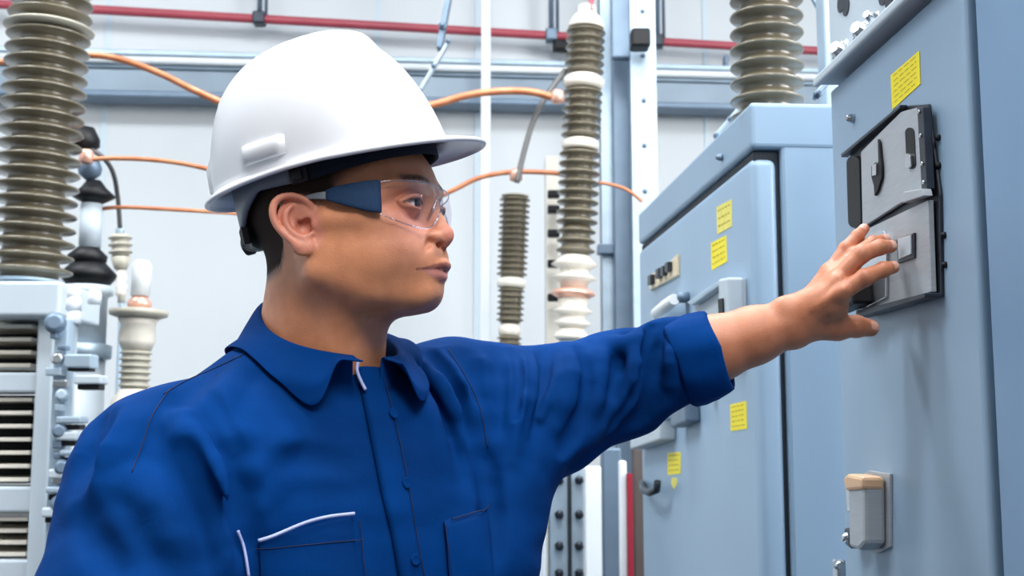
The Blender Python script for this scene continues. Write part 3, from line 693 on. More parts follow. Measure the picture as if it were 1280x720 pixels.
bm = BM(); FA_.poly(bm, [(1148, 246), (1152, 240), (1176, 236), (1178, 245), (1150, 254)], .010, .010, .001); obj('corner_clip', bm, M['steel_plate'], up)
bm = BM(); FA_.poly(bm, [(1163, 134), (1171, 134), (1176, 236), (1169, 238)], .006, .009, .001); hg = obj('hinge', bm, M['dark_steel'], t)
for x, y in ((1167, 140), (1169, 170), (1171, 205), (1173, 228)):
    bm = BM(); add_lathe(bm, [(.0022, 0), (.0022, .002)], FA_.p(x, y) + FA_.n * .015, FA_.n, n=10); obj('rivet', bm, M['chrome'], hg)
for x, y in ((1174.5, 172), (1175, 207), (1181.5, 294), (1182.5, 331)):
    bm = BM(); add_lathe(bm, [(.0035, 0), (.0035, .003), (.002, .005)], FA_.p(x, y), FA_.n, n=12); obj('panel_screw', bm, M['black'], t)
bm = BM(); FA_.poly(bm, [(1078, 300), (1086, 291), (1174, 250), (1178, 365), (1094, 388), (1079, 386)], .006, .006); lo_ = obj('lower_plate', bm, M['steel_plate'], t)
bm = BM(); FA_.poly(bm, [(1092, 389), (1182, 366), (1182, 372), (1092, 397)], .004, .018, .001); obj('bottom_ledge', bm, M['dark_steel'], lo_)
bm = BM(); FA_.poly(bm, [(1136, 299.5), (1159, 291), (1159, 322.5), (1138, 329.5)], .012, .0025, .0005); w_ = obj('window_frame', bm, M['dark_steel'], lo_)
bm = BM(); FA_.poly(bm, [(1139, 299), (1156, 293.5), (1156, 318), (1140.5, 324.5)], .0125, .0035, .0005); obj('window_plate', bm, M['cab_light'], lo_)
bm = BM(); FA_.poly(bm, [(1092, 296), (1120, 288), (1125, 300), (1124, 372), (1100, 384), (1092, 380)], .012, .004, .001); obj('grip_plate', bm, M['chrome'], lo_)
bm = BM(); FA_.poly(bm, [(1070, 352), (1106, 338), (1110, 380), (1080, 392)], .016, .026, .004); obj('grip_handle', bm, M['black'], lo_)
# lock below
bm = BM(); FA_.poly(bm, [(1074, 598), (1090, 588), (1116, 592), (1116, 684), (1100, 692), (1076, 682)], .0, .004, .001); hk = obj('lock_plate', bm, M['steel_plate'], t)
bm = BM(); FA_.poly(bm, [(1090, 600), (1111, 596), (1112, 680), (1104, 688), (1091, 684)], .004, .026, .005); lk = obj('lock_body', bm, M['steel_plate'], hk)
bm = BM(); FA_.poly(bm, [(1086, 598), (1092, 592), (1112, 596), (1112, 612), (1090, 614)], .006, .027, .004); obj('lock_cap', bm, M['tan'], hk)
bm = BM(); FA_.poly(bm, [(1072, 610), (1088, 604), (1090, 640), (1074, 640)], .004, .012, .002); obj('lever', bm, M['chrome'], hk)
bm = BM(); FA_.poly(bm, [(1072, 660), (1089, 658), (1090, 682), (1080, 686), (1073, 680)], .004, .014, .003); obj('keeper', bm, M['dark_steel'], hk)
bm = BM(); add_lathe(bm, [(.006, 0), (.007, .004), (.004, .010)], FA_.p(1079, 672) + FA_.n * .017, FA_.n, n=14); obj('lock_pin', bm, M['chrome'], hk)
# bracket and bolts on top
t = thing('top_bracket', 'perforated pale steel bracket bolted on top of the right cabinet', 'bracket', FA_.at(1.3, ztop + .01, -.05))
zb = ztop + .010; bm = BM()
c0 = FA_.at(yf + .03, zb, -.012); c1 = FA_.at(yn + .01, zb, -.012); add_poly(bm, [c0, c1, c1 + Z3 * .22, c0 + Z3 * .13], FA_.n * -.008, .001); obj('side_plate', bm, M['cab_light'], t)
for px, py in ((1058, 8), (1112, -2)):
    P = []
    d = on_plane(px, py, AA + .012, AB)
    bm = BM(); add_lathe(bm, [(.013, -.004), (.013, .0015)], d, FA_.n, n=20); add_lathe(bm, [(.013, -.004), (.013, .0015)], d + FA_.e * .02 + Z3 * .012, FA_.n, n=20); obj('slot_hole', bm, M['dark_steel'], t)
for px, py, r in ((1055, 66, .013), (1082, 42, .013), (1096, 26, .008)):
    d = on_plane(px, py, AA + .008, AB); bm = BM(); add_lathe(bm, [(r * 1.4, 0), (r * 1.4, .003), (r, .003), (r, .010), (r * .7, .012), (r * .6, .02)], d, (FA_.n + Vector((0, -.6, .3))).normalized(), n=6); obj('bolt', bm, M['chrome'], t)
# ---------- near cabinet at the frame edge
t = thing('control_cabinet', 'darker grey cabinet cut off by the right edge of the photo', 'cabinet', FA_.at(.9, 0, -.25))
bm = BM(); FA_.box(bm, .72, yn - .006, .02, 2.3, -.55, .53, .004); obj('body', bm, M['cab2'], t)
bm = BM(); FA_.box(bm, .725, yn - .0095, .03, 2.29, -.016, .012, .004, 3); obj('door', bm, M['cab2'], t)
# ---------- middle cabinet
yn2, yf2 = MA / (.2033 - MB_), MA / (.1067 - MB_)
zt = FM.p(945, 119).z; zd = FM.p(947, 184).z
t = thing('switchgear_cabinet', 'long pale grey switchgear cabinet with hooded top behind the worker\'s forearm', 'cabinet', FM.at((yf2 + yn2) / 2, 0, -.3))
bm = BM(); FM.box(bm, yn2, yf2, .02, zt - .01, -.60, .55, .006); obj('body', bm, M['cab'], t)
bm = BM(); FM.box(bm, yn2 - .002, yf2, zd + .008, zt, -.602, .602, .008, 3); obj('hood', bm, M['cab'], t)
bm = BM(); FM.box(bm, yn2 + .01, yf2, .03, zd + .006, -.048, .040, .002); obj('gasket', bm, M['gasket'], t)
bm = BM(); FM.box(bm, yn2 + .004, yf2, .03, zd - .005, -.046, .046, .016, 5); dr = obj('door', bm, M['cab'], t, smooth=True)
try:
    dr.data.shade_auto_smooth(angle=.6)
except Exception: pass
label_on(FM, dr, [(896, 259), (915, 249), (915, 283), (897, 293)], M['yellow_faded'], 3, lab='faded yellow label')
label_on(FM, dr, [(889, 304), (908, 294), (909, 327), (890, 338)], M['yellow'], 4)
label_on(FM, dr, [(913, 506), (933, 501), (934, 536), (914, 539)], M['yellow'], 5)
label_on(FM, dr, [(835, 566), (851, 565), (851, 592), (835, 594)], M['yellow'], 4)
bm = BM(); FM.poly(bm, [(840, 597), (846, 597), (847, 604), (843, 612), (839, 604)], 0, .0008, 0); obj('small_tag', bm, M['yellow_faded'], dr)
bm = BM(); FM.poly(bm, [(815, 344), (832, 334), (850, 318), (850, 344), (832, 354), (815, 363)], 0, .006, .001); tb = obj('terminal_strip', bm, M['cream'], t)
for x, y in ((820, 350), (830, 342), (836, 339), (842, 334)):
    bm = BM(); FM.poly(bm, [(x - 2, y - 5), (x + 2, y - 7), (x + 2, y + 5), (x - 2, y + 7)], .006, .010, .001); obj('terminal', bm, M['dark_steel'], tb)
bm = BM(); add_tube(bm, [FM.p(820, 392, .02), FM.p(832, 383, .03), FM.p(843, 374, .03)], [.012, .013, .011], n=12); tp = obj('toggle', bm, M['white_plastic'], t)
bm = BM(); add_lathe(bm, [(.011, 0), (.011, .02), (.006, .025)], FM.p(861, 372), FM.n, n=14); add_box(bm, FM.p(861, 380), (.01, .012, .04), FM.R, .002); obj('knob', bm, M['galv_dark'], t)
bm = BM(); FM.poly(bm, [(872, 380), (905, 357), (918, 350), (933, 348), (934, 440), (920, 452), (872, 470)], 0, .006, .001); hp = obj('handle_recess', bm, M['cab_light'], t)
bm = BM(); FM.poly(bm, [(872, 378), (914, 351), (924, 351), (878, 382)], .006, .016, .002); obj('handle_top', bm, M['galv'], hp)
bm = BM(); FM.poly(bm, [(921, 349), (934, 347), (935, 440), (922, 446)], .006, .026, .004); hb = obj('handle_grip', bm, M['cab_light'], hp)
bm = BM(); FM.poly(bm, [(923, 374), (929, 373), (930, 398), (924, 400)], .033, .002, .0004); obj('lock_slot', bm, M['black'], hp)
bm = BM(); FM.poly(bm, [(806, 532), (845, 521), (845, 550), (806, 562)], 0, .035, .004); bx = obj('interlock_box', bm, M['cab_light'], t)
bm = BM(); FM.poly(bm, [(830, 506), (846, 502), (846, 524), (832, 528)], 0, .028, .003); obj('box_latch', bm, M['galv'], bx)
bm = BM(); FM.poly(bm, [(857, 498), (875, 494), (876, 527), (857, 535)], 0, .030, .004); obj('lock_box', bm, M['galv_dark'], t)
bm = BM(); add_lathe(bm, [(.013, 0), (.013, .014), (.008, .02)], FM.p(895, 489), FM.n, n=16); obj('push_knob', bm, M['dark_steel'], t)
bm = BM(); p0 = FM.p(803, 606, .004); add_tube(bm, [FM.p(803, 604, 0), FM.p(803, 612, .03), FM.p(812, 616, .035), FM.p(821, 612, .03), FM.p(822, 602, .03)], .008, n=10); obj('hook', bm, M['dark_steel'], t)
bm = BM(); add_lathe(bm, [(.006, 0), (.006, .005), (.003, .012)], FM.p(903, 197), FM.n, n=12); obj('screw', bm, M['galv_dark'], t)
# small latch low between the two cabinets
bm = BM(); add_box(bm, U(1049, 712, 1.52), (.012, .022, .026), None, .003); add_lathe(bm, [(.006, 0), (.006, .01), (.004, .014)], U(1047, 706, 1.505), Vector((0, -1, 0)), n=14)
o = obj('side_latch', bm, M['chrome'], bpy.data.objects['control_cabinet'])

# ================================================================== PERSON
mm = .001
def v3(x, y, z): return (x * mm, y * mm, z * mm)
HPSI, HPIT, HROLL = math.radians(17.5), math.radians(4), math.radians(0)
fh = Vector((math.cos(HPSI) * math.cos(HPIT), -math.sin(HPSI) * math.cos(HPIT), math.sin(HPIT)))
lh = Vector((math.sin(HPSI), math.cos(HPSI), 0)); uh = fh.cross(lh)
EZ = -2.6; ZS = .87                                       # face height against face depth
HR = Matrix((fh, lh, uh)).transposed()
HO = U(427, 294, 1.15)
def H(x, y, z): return HO + HR @ Vector(v3(x, y, z * ZS))

def build_face(B, fr):
    def a(f, k, op='u', dz=0.0):
        def g(p):
            q = p.copy(); q[..., 2] = q[..., 2] / f32(ZS) - f32(dz * mm); return f(q) * f32(.93)
        B.add(g, k * mm, fr, op)
    a(ell(v3(-2, 0, 44), v3(95, 76, 84)), 0)                       # cranium
    a(ell(v3(40, 0, 40), v3(52, 62, 50)), 20)                      # forehead
    a(ell(v3(40, 0, -30), v3(52, 56, 60)), 22)                     # mid face
    a(mirror(poly([v3(-2, -60, -12), v3(4, -57, -52), v3(40, -42, -72), v3(76, -14, -79)], [.014, .015, .015, .015], .01)), 22)  # jaw
    a(ell(v3(40, 0, -66), v3(42, 42, 24)), 20)
    a(mirror(ell(v3(64, -35, -28), v3(25, 23, 30))), 24)           # cheek
    a(mirror(ell(v3(30, -50, -38), v3(30, 18, 30))), 20)
    a(mirror(poly([v3(18, -66, 2), v3(48, -60, 1), v3(70, -47, -3)], [.007, .009, .010], .006)), 18)   # zygoma
    a(mirror(poly([v3(92, -8, 34), v3(89, -26, 38), v3(76, -48, 34), v3(64, -58, 22)], [.006, .0065, .006, .006], .006)), 12)  # brow
    a(mirror(ell(v3(100, -31, 17), v3(17, 17, 13))), 14, 's', EZ)      # sockets
    a(ell(v3(80, 0, -42), v3(23, 27, 27)), 22)                     # muzzle
    a(ell(v3(91, 0, -37), v3(12, 15, 13)), 9)
    a(ell(v3(82, 0, -76), v3(13, 17, 12)), 13)                     # chin
    # nose
    a(ell(v3(84, 0, 4), v3(15, 13, 30)), 8)
    a(poly([v3(87, 0, 32), v3(92, 0, 17), v3(99, 0, 1), v3(104.5, 0, -11)], [.008, .0070, .0075, .0085], .004), 9)
    a(sph(v3(104.5, 0, -16.5), .0098), 6)
    a(mirror(ell(v3(96, -14, -18.5), v3(11, 7.6, 8))), 5)
    a(mirror(cap(v3(102, -5, -22), v3(90, -6, -26), .0055, .006)), 4)
    a(mirror(ell(v3(101.5, -8.4, -26.5), v3(6.5, 3.6, 4.2))), 2.5, 's')    # nostril
    # eyelids
    a(mirror(ell(v3(80.5, -31, 17), v3(13.8, 14.6, 13.2))), 4, 'u', EZ)
    a(mirror(poly(smooth_pts([v3(82, -47, 19), v3(91, -41, 24.5), v3(94.5, -31, 26), v3(92, -19, 21)]), .0022)), 4, 'u', EZ)   # upper lid fold
    a(mirror(ell(v3(95, -32.5, 18.2), v3(12, 13.2, 5.6), Matrix.Rotation(math.radians(-5), 3, 'X'))), 1.2, 's', EZ)      # opening
    a(mirror(poly(smooth_pts([v3(84, -46, 17.5), v3(92, -40, 21.8), v3(94.6, -31, 23), v3(91, -20, 17.5)]), .0013)), 1.5, 'u', EZ)
    a(mirror(poly(smooth_pts([v3(83, -46, 15), v3(91, -40, 13.2), v3(93.5, -31, 12.2), v3(91, -21, 15)]), .0014)), 3, 'u', EZ)
    # mouth
    a(mirror(poly(smooth_pts([v3(77, -33, -54.5), v3(90, -20, -51), v3(101, -9, -47.6), v3(103.6, 0, -48)]), [.0022, .0042, .0053, .0052], .002)), 3)
    a(mirror(poly(smooth_pts([v3(78, -32, -55.5), v3(90, -19, -57), v3(96.5, -8, -58.3), v3(97.5, 0, -58.6)]), [.002, .0048, .0062, .0064], .002)), 2.5)
    a(mirror(poly(smooth_pts([v3(80, -36, -55.2), v3(95, -20, -53.6), v3(101, -8, -52.7), v3(103.6, 0, -53.2)]), .0009)), 1.8, 's')
    a(cap(v3(103, 0, -30), v3(104, 0, -38), .0028), 4, 's')        # philtrum
    a(mirror(poly([v3(98, -19, -24), v3(88, -29, -42)], .0012)), 8, 's')    # nasolabial fold
    # ears
    ER = Matrix.Rotation(math.radians(22), 3, 'Z')                 # flares outwards behind
    def e(x, o, z): p = ER @ Vector(((x - 6) * 1.08 - .14 * z, -o, z)); return ((p.x * .98 + 2) * mm, (p.y - 70) * mm, (p.z * .92 - 1) * mm)
    eo = [e(12, 2, 12), e(8, 6, 24), e(-4, 9, 31), e(-17, 10, 27), e(-23, 10, 13), e(-22, 9, -3), e(-15, 8, -17), e(-8, 7, -27)]
    a(mirror(ell(e(-6, 4, 3), v3(17, 4.2, 26), ER)), 4)
    a(mirror(ell(e(-6, 10, 6), v3(12.5, 4.6, 20), ER)), 3, 's')
    a(mirror(poly(smooth_pts(eo), [.0030, .0034, .0036, .0036, .0034, .0032, .0034, .004], .001)), 2)
    a(mirror(poly(smooth_pts([e(-6, 7, 20), e(-12, 8, 12), e(-14, 8, 0), e(-10, 8, -12), e(-2, 7, -17), e(5, 6, -13)]), [.002, .0028, .003, .003, .0028, .0024], .001)), 2.5)
    a(mirror(ell(e(1, 6, -4), v3(8, 6, 9), ER)), 2, 's')
    a(mirror(ell(e(-4, 6.5, -28), v3(10, 4.2, 10), ER)), 4)        # lobe
    a(mirror(ell(e(9.5, 6, -3), v3(3.4, 3.0, 5.5), ER)), 2.5)      # tragus
    a(mirror(cap(e(10, 2, 10), e(-1, 5, 4), .0022, .0016)), 2.5)   # helix root

NB = U(404, 452, 1.185)                                            # base of the neck
tf = Vector((.66, -.75, 0)).normalized(); tl = Vector((0, 0, 1)).cross(tf)
SL = U(578, 492, 1.30); SR = U(204, 612, 1.06)
EL = U(772, 492, 1.365); CU = U(893, 436, 1.345); WR = U(992, 402, 1.335)
HIP = Vector((NB.x - .02, NB.y + .0, 0))

body = Field(); hf = body.frame(HR, HO)
build_face(body, hf)
body.add(cap(H(-6, 0, -10), NB + Vector((0, 0, -.03)), .053, .057), .022)
body.add(cap(H(-20, 0, -30), NB - tf * .02 + Vector((0, 0, -.02)), .045, .058), .03)
body.add(cap(H(20, -40, -40) , NB + tf * .05 + tl * -.012 + Vector((0, 0, -.03)), .012, .012), .03)   # neck tendon
body.add(cap(NB - Vector((0, 0, .055)), SL - Vector((0, 0, .02)), .04, .045), .03)
body.add(cap(NB - Vector((0, 0, .05)), SR, .04, .045), .03)
body.add(ell(Vector((NB.x, NB.y, NB.z - .19)), (.085, .15, .17), Matrix((tf, tl, (0, 0, 1))).transposed()), .04)
body.add(cap(SL, EL, .045, .038), .02)
body.add(cap(EL, CU, .040, .036), .02)
FA = CU.lerp(WR, .5)
body.add(cap(CU, FA, .0375, .031), .01)
body.add(cap(FA, WR, .031, .0245), .012)
# ---- left hand ; joints placed around the panel knob
hand_start = len(body.ops)
hj = {
 'index':  [U(1051, 366, 1.300), U(1081, 347, 1.294), U(1104, 337, 1.302), U(1116, 334, 1.309)],
 'middle': [U(1045, 352, 1.310), U(1077, 318, 1.303), U(1100, 309, 1.308), U(1113, 308, 1.316)],
 'ring':   [U(1042, 345, 1.327), U(1069, 319, 1.335), U(1091, 304, 1.342), U(1106, 300, 1.350)],
 'pinky':  [U(1038, 339, 1.342), U(1057, 311, 1.346), U(1072, 295, 1.350), U(1080, 286, 1.354)],
 'thumb':  [U(1018, 406, 1.335), U(1046, 409, 1.340), U(1070, 408, 1.345), U(1088, 410, 1.350)]}
fr_ = {'index': [.0098, .0093, .0083, .0074], 'middle': [.0098, .0094, .0084, .0074], 'ring': [.0093, .0088, .0079, .007], 'pinky': [.0086, .0078, .007, .0062], 'thumb': [.0150, .0132, .0122, .0098]}
kn = [hj[k][0] for k in ('index', 'middle', 'ring', 'pinky')]
for i, k in enumerate(kn):
    t = (i / 3 - .5)
    body.add(cap(WR + Vector((0, 0, -.008 * t * 3)), WR.lerp(k, .95), .019, .0108), .008)
body.add(cap(WR.lerp(kn[0], .35), WR.lerp(kn[0], .8) + Vector((-.004, .006, -.008)), .017, .012), .014)
body.add(cap(WR, hj['thumb'][1], .018, .0135), .014)               # thenar
body.add(poly([hj['thumb'][1].lerp(kn[0], .15), hj['thumb'][1].lerp(kn[0], .6)], .009), .016)   # web
for nme, J in hj.items():
    R = fr_[nme]
    body.add(poly(J, R, .002), .0022 if nme != 'thumb' else .008)
    for q in (1, 2):
        body.add(sph(J[q], R[q] * 1.045), .003)
    if nme != 'thumb': body.add(sph(J[0] + Vector((-.001, -.003, .0)), .0088), .007)     # knuckle
# extensor tendons
for k in kn[:3]: body.add(cap(WR.lerp(k, .35) + Vector((0, -.0165, .002)), k + Vector((0, -.0115, .002)), .0022, .0026), .008)
body.add(sph(WR + Vector((-.014, -.010, .015)), .009), .014)       # ulna head

def build_body():
    lo = (min(SR.x, HO.x) - .12, .92, NB.z - .30); hi = (kn[0].x + .12, 1.5, HO.z + .16)
    me, V = polygonise(body, lo, hi, .0015, 'body')
    # drop what the shirt hides low down, colour the skin
    L = (V - A3(HO)) @ np.array([list(r) for r in HR], f32) / mm      # head-local mm
    L[:, 2] /= ZS
    x, y, z = L[:, 0], L[:, 1], L[:, 2]; ay = np.abs(y)
    def sm(e0, e1, t): t = np.clip((t - e0) / (e1 - e0), 0, 1); return t * t * (3 - 2 * t)
    rgb = lambda r, g, b: np.array(srgb(r, g, b)[:3], f32)
    col = np.tile(rgb(224, 152, 112), (len(V), 1))
    def mixin(c, w): 
        nonlocal col; col = col * (1 - w[:, None]) + c * w[:, None]
    head = z > -140
    mixin(rgb(198, 128, 94), sm(.12, .2, V[:, 0]))  # darker arm and hand colour, offsets the strong overhead light
    g = lambda cx, cy, cz, s: np.exp(-(((x - cx) / s) ** 2 + ((ay - cy) / s) ** 2 + ((z - cz) / s) ** 2))
    mixin(rgb(238, 150, 134), .75 * g(112, 0, -16, 15))                # nose
    mixin(rgb(240, 168, 150), .7 * g(82, 36, -18, 27))                # cheek
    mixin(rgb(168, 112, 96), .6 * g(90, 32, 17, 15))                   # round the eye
    # ear
    cw = 76 * np.sqrt(np.clip(1 - ((x + 2) / 95) ** 2 - ((z - 44) / 84) ** 2, 0, 1))
    ez = (z + 1) / 33; ear = ((((x + 5 + .14 * z) / 21) ** 2 + ez ** 2) < 1) * np.where(z > 5, sm(-5, -3, ay - cw), sm(64, 70, ay)) * sm(34, 12, x) * sm(-32, -24, x) * sm(-45, -36, z) * sm(42, 34, z)
    mixin(rgb(234, 156, 134), .8 * ear)
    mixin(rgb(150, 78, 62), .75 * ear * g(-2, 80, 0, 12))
    # moustache
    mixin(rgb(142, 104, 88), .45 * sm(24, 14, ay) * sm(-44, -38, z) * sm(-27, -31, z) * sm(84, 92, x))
    # lips
    mz = -53.0 - (ay / 30) ** 2 * 1.6
    lw = 33.0
    up = np.clip(1 - (ay / lw) ** 1.6, 0, 1) * 8.2 - 1.6 * np.exp(-(ay / 3.5) ** 2); dn = np.clip(1 - (ay / lw) ** 1.8, 0, 1) * 12.5
    lip = sm(-.4, 1.0, mz + up - z) * sm(-.4, 1.2, z - mz + dn) * sm(70, 74, x) * sm(33, 30, ay)
    lipu = lip * sm(-.5, .5, z - mz)
    mixin(rgb(214, 138, 132), .85 * (lip - lipu)); mixin(rgb(150, 88, 82), .85 * lipu)
    mixin(rgb(84, 40, 38), .8 * np.exp(-((z - mz) / 1.0) ** 2) * (ay < 35) * (x > 74) * (x < 104))
    # brows
    bz = 41.0 + 2.5 * np.cos((ay - 28) / 14)
    hair_n = .5 + .5 * np.sin(x * 3.1 + ay * 2.3) * np.sin(z * 2.7 + ay * 1.1)
    mixin(rgb(52, 36, 32), (.72 + .28 * hair_n) * np.exp(-((z - bz) / 3.9) ** 4) * sm(9, 16, ay) * sm(54, 44, ay) * (x > 50))
    # lash line
    lz = 17.8 + EZ + 4.8 * np.sqrt(np.clip(1 - ((ay - 32.5) / 13.5) ** 2, 0, 1))
    mixin(rgb(30, 18, 16), .95 * np.exp(-((z - lz) / 1.3) ** 2) * (ay > 19) * (ay < 48) * (x > 78) * (x < 97))
    # cropped hair: temple, sides and nape
    hl = np.interp(x, [-95, -60, -40, -33, -28, 0, 10, 16, 24, 30, 42, 54, 64, 75], [-46, -48, -42, -25, 20, 24, 20, 18, 20, 32, 42, 50, 62, 76])
    hd = head * sm(-8, 10, z - hl + 1.5 * np.sin(x * 1.3 + z) * np.sin(z * 1.7)) * (1 - np.clip(ear * 2, 0, 1)) * (x < 78)
    mixin(rgb(20, 15, 14), .97 * hd * sm(60, 22, x)); mixin(rgb(92, 66, 54), .55 * hd * sm(20, 60, x))
    # hand: paler nails, redder knuckles
    for nme, J in hj.items():
        J = [A3(q) for q in J]
        tipd = (J[3] - J[2]) / np.linalg.norm(J[3] - J[2])
        back = A3(Vector((0, -1, .25)).normalized()) if nme != 'pinky' else A3(Vector((-.35, -.85, .5)).normalized())
        q = V - (J[3] + tipd * .001)
        a_ = q @ tipd; b_ = q @ back; side = np.cross(tipd, back); side /= np.linalg.norm(side); c_ = q @ side
        nail = (np.abs(a_) < .0060) & (b_ > .0045) & (np.abs(c_) < .0048)
        mixin(rgb(232, 186, 170), .85 * nail.astype(f32))
        for jn in (1, 2):
            dd = np.linalg.norm(V - J[jn], axis=1); mixin(rgb(186, 116, 92), .4 * np.exp(-(dd / .010) ** 2))
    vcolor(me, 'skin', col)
    return me

# ================================================================== eyes, hard hat, glasses
def HV(x, y, z): return H(x, y, z)
def build_eyes(parent):
    for s in (-1, 1):
        c = H(80.8, 31 * s, 17 + EZ); g = (HR @ Vector((1, .10 * 1, -.02))).normalized()
        prof = [(0, -.0121)] + [(.0121 * math.sin(a), -.0121 * math.cos(a)) for a in np.linspace(.15, PI - .02, 26)]
        bm = BM(); add_lathe(bm, prof, c, g, n=40, cap=False)
        eb = obj('eyeball', bm, M['eye_white'], parent, smooth=True)
        bm = BM(); add_lathe(bm, [(0.0062, .0104), (.0060, .0109), (.0050, .0115), (.0036, .0119), (.0024, .0122), (0.0023, .0121)], c, g, n=32, cap=False)
        obj('iris', bm, M['iris'], eb, smooth=True)
        bm = BM(); add_lathe(bm, [(.0024, .01215), (.0012, .01235), (0, .0124)], c, g, n=24, cap=False)
        obj('pupil', bm, M['pupil'], eb, smooth=True)
# ---- hard hat, own frame: forward, left, up, tilted back a little
HATP = math.radians(11); HATR = math.radians(9)
hat_f = Vector((math.cos(HPSI) * math.cos(HATP), -math.sin(HPSI) * math.cos(HATP), math.sin(HATP)))
hat_u = hat_f.cross(lh)
HTR = Matrix((hat_f, lh, hat_u)).transposed() @ Matrix.Rotation(HATR, 3, 'X')
HTO = U(417, 211, 1.15)
def T(x, y, z): return HTO + HTR @ Vector(v3(x, y, z))
def hat_half(th):                       # plan outline of the dome at the brim (mm)
    c, s = math.cos(th), math.sin(th)
    a = 116 if c > 0 else 122
    return 1 / math.sqrt((abs(c) / a) ** 2 + (abs(s) / 97) ** 2)
def hat_prof(t):                        # t 0 at the brim, 1 at the crown: (radial scale, height)
    a = t * PI / 2
    return math.cos(a) ** .80, 126 * math.sin(a) ** 1.03
def hat_pt(th, t, off=0.0):
    s, h = hat_prof(t); r = hat_half(th) * s
    x, y = r * math.cos(th), r * math.sin(th)
    # crown ridge and two side ridges running front to back
    rid = 6.5 * math.exp(-(y / 17) ** 4) * min(1, max(0, (h - 62) / 40)) * (1 if x < 60 else max(0, 1 - (x - 60) / 14))
    rid += 2.6 * math.exp(-((abs(y) - 36) / 6) ** 2) * min(1, max(0, (h - 55) / 30)) * (1 if x < 50 else max(0, 1 - (x - 50) / 20))
    if x > 40: x -= 7 * ((x - 40) / 76) * math.sin(t * PI) ** 1.0
    n = Vector((x / 116 ** 2, y / 97 ** 2, h / 132 ** 2)).normalized()
    return T(x + n.x * (rid + off) , y + n.y * (rid + off), h + n.z * (rid + off))
def brim_w(th):                         # brim width by direction (mm)
    c = math.cos(th); return 8 + 1 * max(0, -c) + 27 * max(0, (c - .3) / .7) ** 1.2
def brim_drop(th, v):
    c = math.cos(th); return -(3.5 * v + (9 * max(0, c - .3) + 4 * max(0, -c)) * v * v)
def build_hat():
    t = thing('hard_hat', 'white hard hat with a short peak on the head of the worker in blue', 'hard hat', T(0, 0, 0))
    NT, NV = 120, 36
    bm = BM(); G = []
    for i in range(NT):
        th = 2 * PI * i / NT; row = []
        hw = hat_half(th)
        for v in (1, .96, .8, .6, .4, .2, .06):
            r = hw + brim_w(th) * v
            row.append(T(r * math.cos(th), r * math.sin(th), brim_drop(th, v) - (1.8 if v == 1 else 0) + .0))
        for j in range(1, NV): row.append(hat_pt(th, j / NV * .995))
        G.append(row)
    add_grid(bm, G, close_u=True)
    bmesh.ops.recalc_face_normals(bm, faces=bm.faces[:])
    sh = obj('shell', bm, M['hat'], t, smooth=True)
    me = sh.data
    solidify(sh, .0028, -1)
    # crown cap closing the lathe tip
    bm = BM(); add_grid(bm, [[hat_pt(th, .992), hat_pt(th, .9999)] for th in [2 * PI * i / 48 for i in range(48)]], close_u=True)
    obj('crown_cap', bm, M['hat'], t, smooth=True)
    # rolled brim edge
    bm = BM(); pts = []
    for i in range(NT + 1):
        th = 2 * PI * i / NT; r = hat_half(th) + brim_w(th)
        pts.append(T(r * math.cos(th), r * math.sin(th), brim_drop(th, 1) - 1.6))
    add_tube(bm, pts, .0024, n=8, cap=False); obj('brim_edge', bm, M['hat'], t, smooth=True)
    # accessory slot housings on both sides, and a ratchet bump at the back
    for s in (-1, 1):
        bm = BM(); th0, th1 = s * math.radians(90), s * math.radians(119)
        G = []
        for i in range(15):
            th = th0 + (th1 - th0) * i / 14; row = []
            e = min(1, i / 1.5, (14 - i) / 1.5)
            for tt, of in ((.045, -1), (.05, 5 * e), (.10, 5.4 * e), (.14, 4 * e), (.15, -1)): row.append(hat_pt(th, tt, of))
            G.append(row)
        add_grid(bm, G); obj('slot_housing', bm, M['hat'], t, smooth=False)
    bm = BM(); G = []
    for i in range(11):
        th = PI + math.radians(-24 + 4.8 * i); e = min(1, i / 2, (10 - i) / 2)
        G.append([hat_pt(th, tt, of) for tt, of in ((.01, -1), (.02, 4 * e), (.14, 5 * e), (.22, -1))])
    add_grid(bm, G); obj('rear_boss', bm, M['hat'], t, smooth=True)
    # inner liner (grey) and navy sweatband, cradle straps, nape strap with ratchet
    def band(nm, d0, d1, mt, out=0.0):
        bm = BM(); G = []
        for i in range(61):
            thd = d0 + (d1 - d0) * i / 60; th = math.radians(thd); c = math.cos(th); row = []
            rr = 1 / math.sqrt((abs(c) / (103 if c > 0 else 101)) ** 2 + (abs(math.sin(th)) / 84) ** 2) + out
            zb = float(np.interp(abs(thd) if abs(thd) < 181 else 360 - abs(thd), [0, 40, 80, 96, 122, 138, 150, 180], [-12, -14, -18, -17, -14, -28, -42, -48]))
            for k in range(6):
                row.append(T(rr * c, rr * math.sin(th), zb + (16 - zb) * k / 5))
            G.append(row)
        add_grid(bm, G); o = obj(nm, bm, mt, t, smooth=True); solidify(o, .003, 0); return o
    band('sweatband', -97, 97, M['navy_pad']); band('nape_band', 95, 265, M['grey_plastic'], 1.0)
    for th in (math.radians(-150), math.radians(150), math.radians(-84), math.radians(84), math.radians(-40), math.radians(40)):
        bm = BM(); G = []
        for k in range(9):
            u = k / 8; c = math.cos(th); G.append([T((92 + 12 * u) * c - d * math.sin(th) * 9, (72 + 14 * u) * math.sin(th) + d * c * 9, 38 - 42 * u + (6 if c > 0 else 0)) for d in (-1, 1)])
        add_grid(bm, G); o = obj('cradle_strap', bm, M['grey_plastic'], t, smooth=True); solidify(o, .002, 0)
    for s in (-1, 1):                    # hanger key above the temple
        bm = BM(); c0 = T(2, s * 87, -12)
        add_box(bm, c0, (.018, .005, .014), HTR, .0015); add_box(bm, T(2, s * 90.5, -12), (.009, .004, .009), HTR, .001); obj('hanger_key', bm, M['dark_plastic'], t)
    bm = BM()
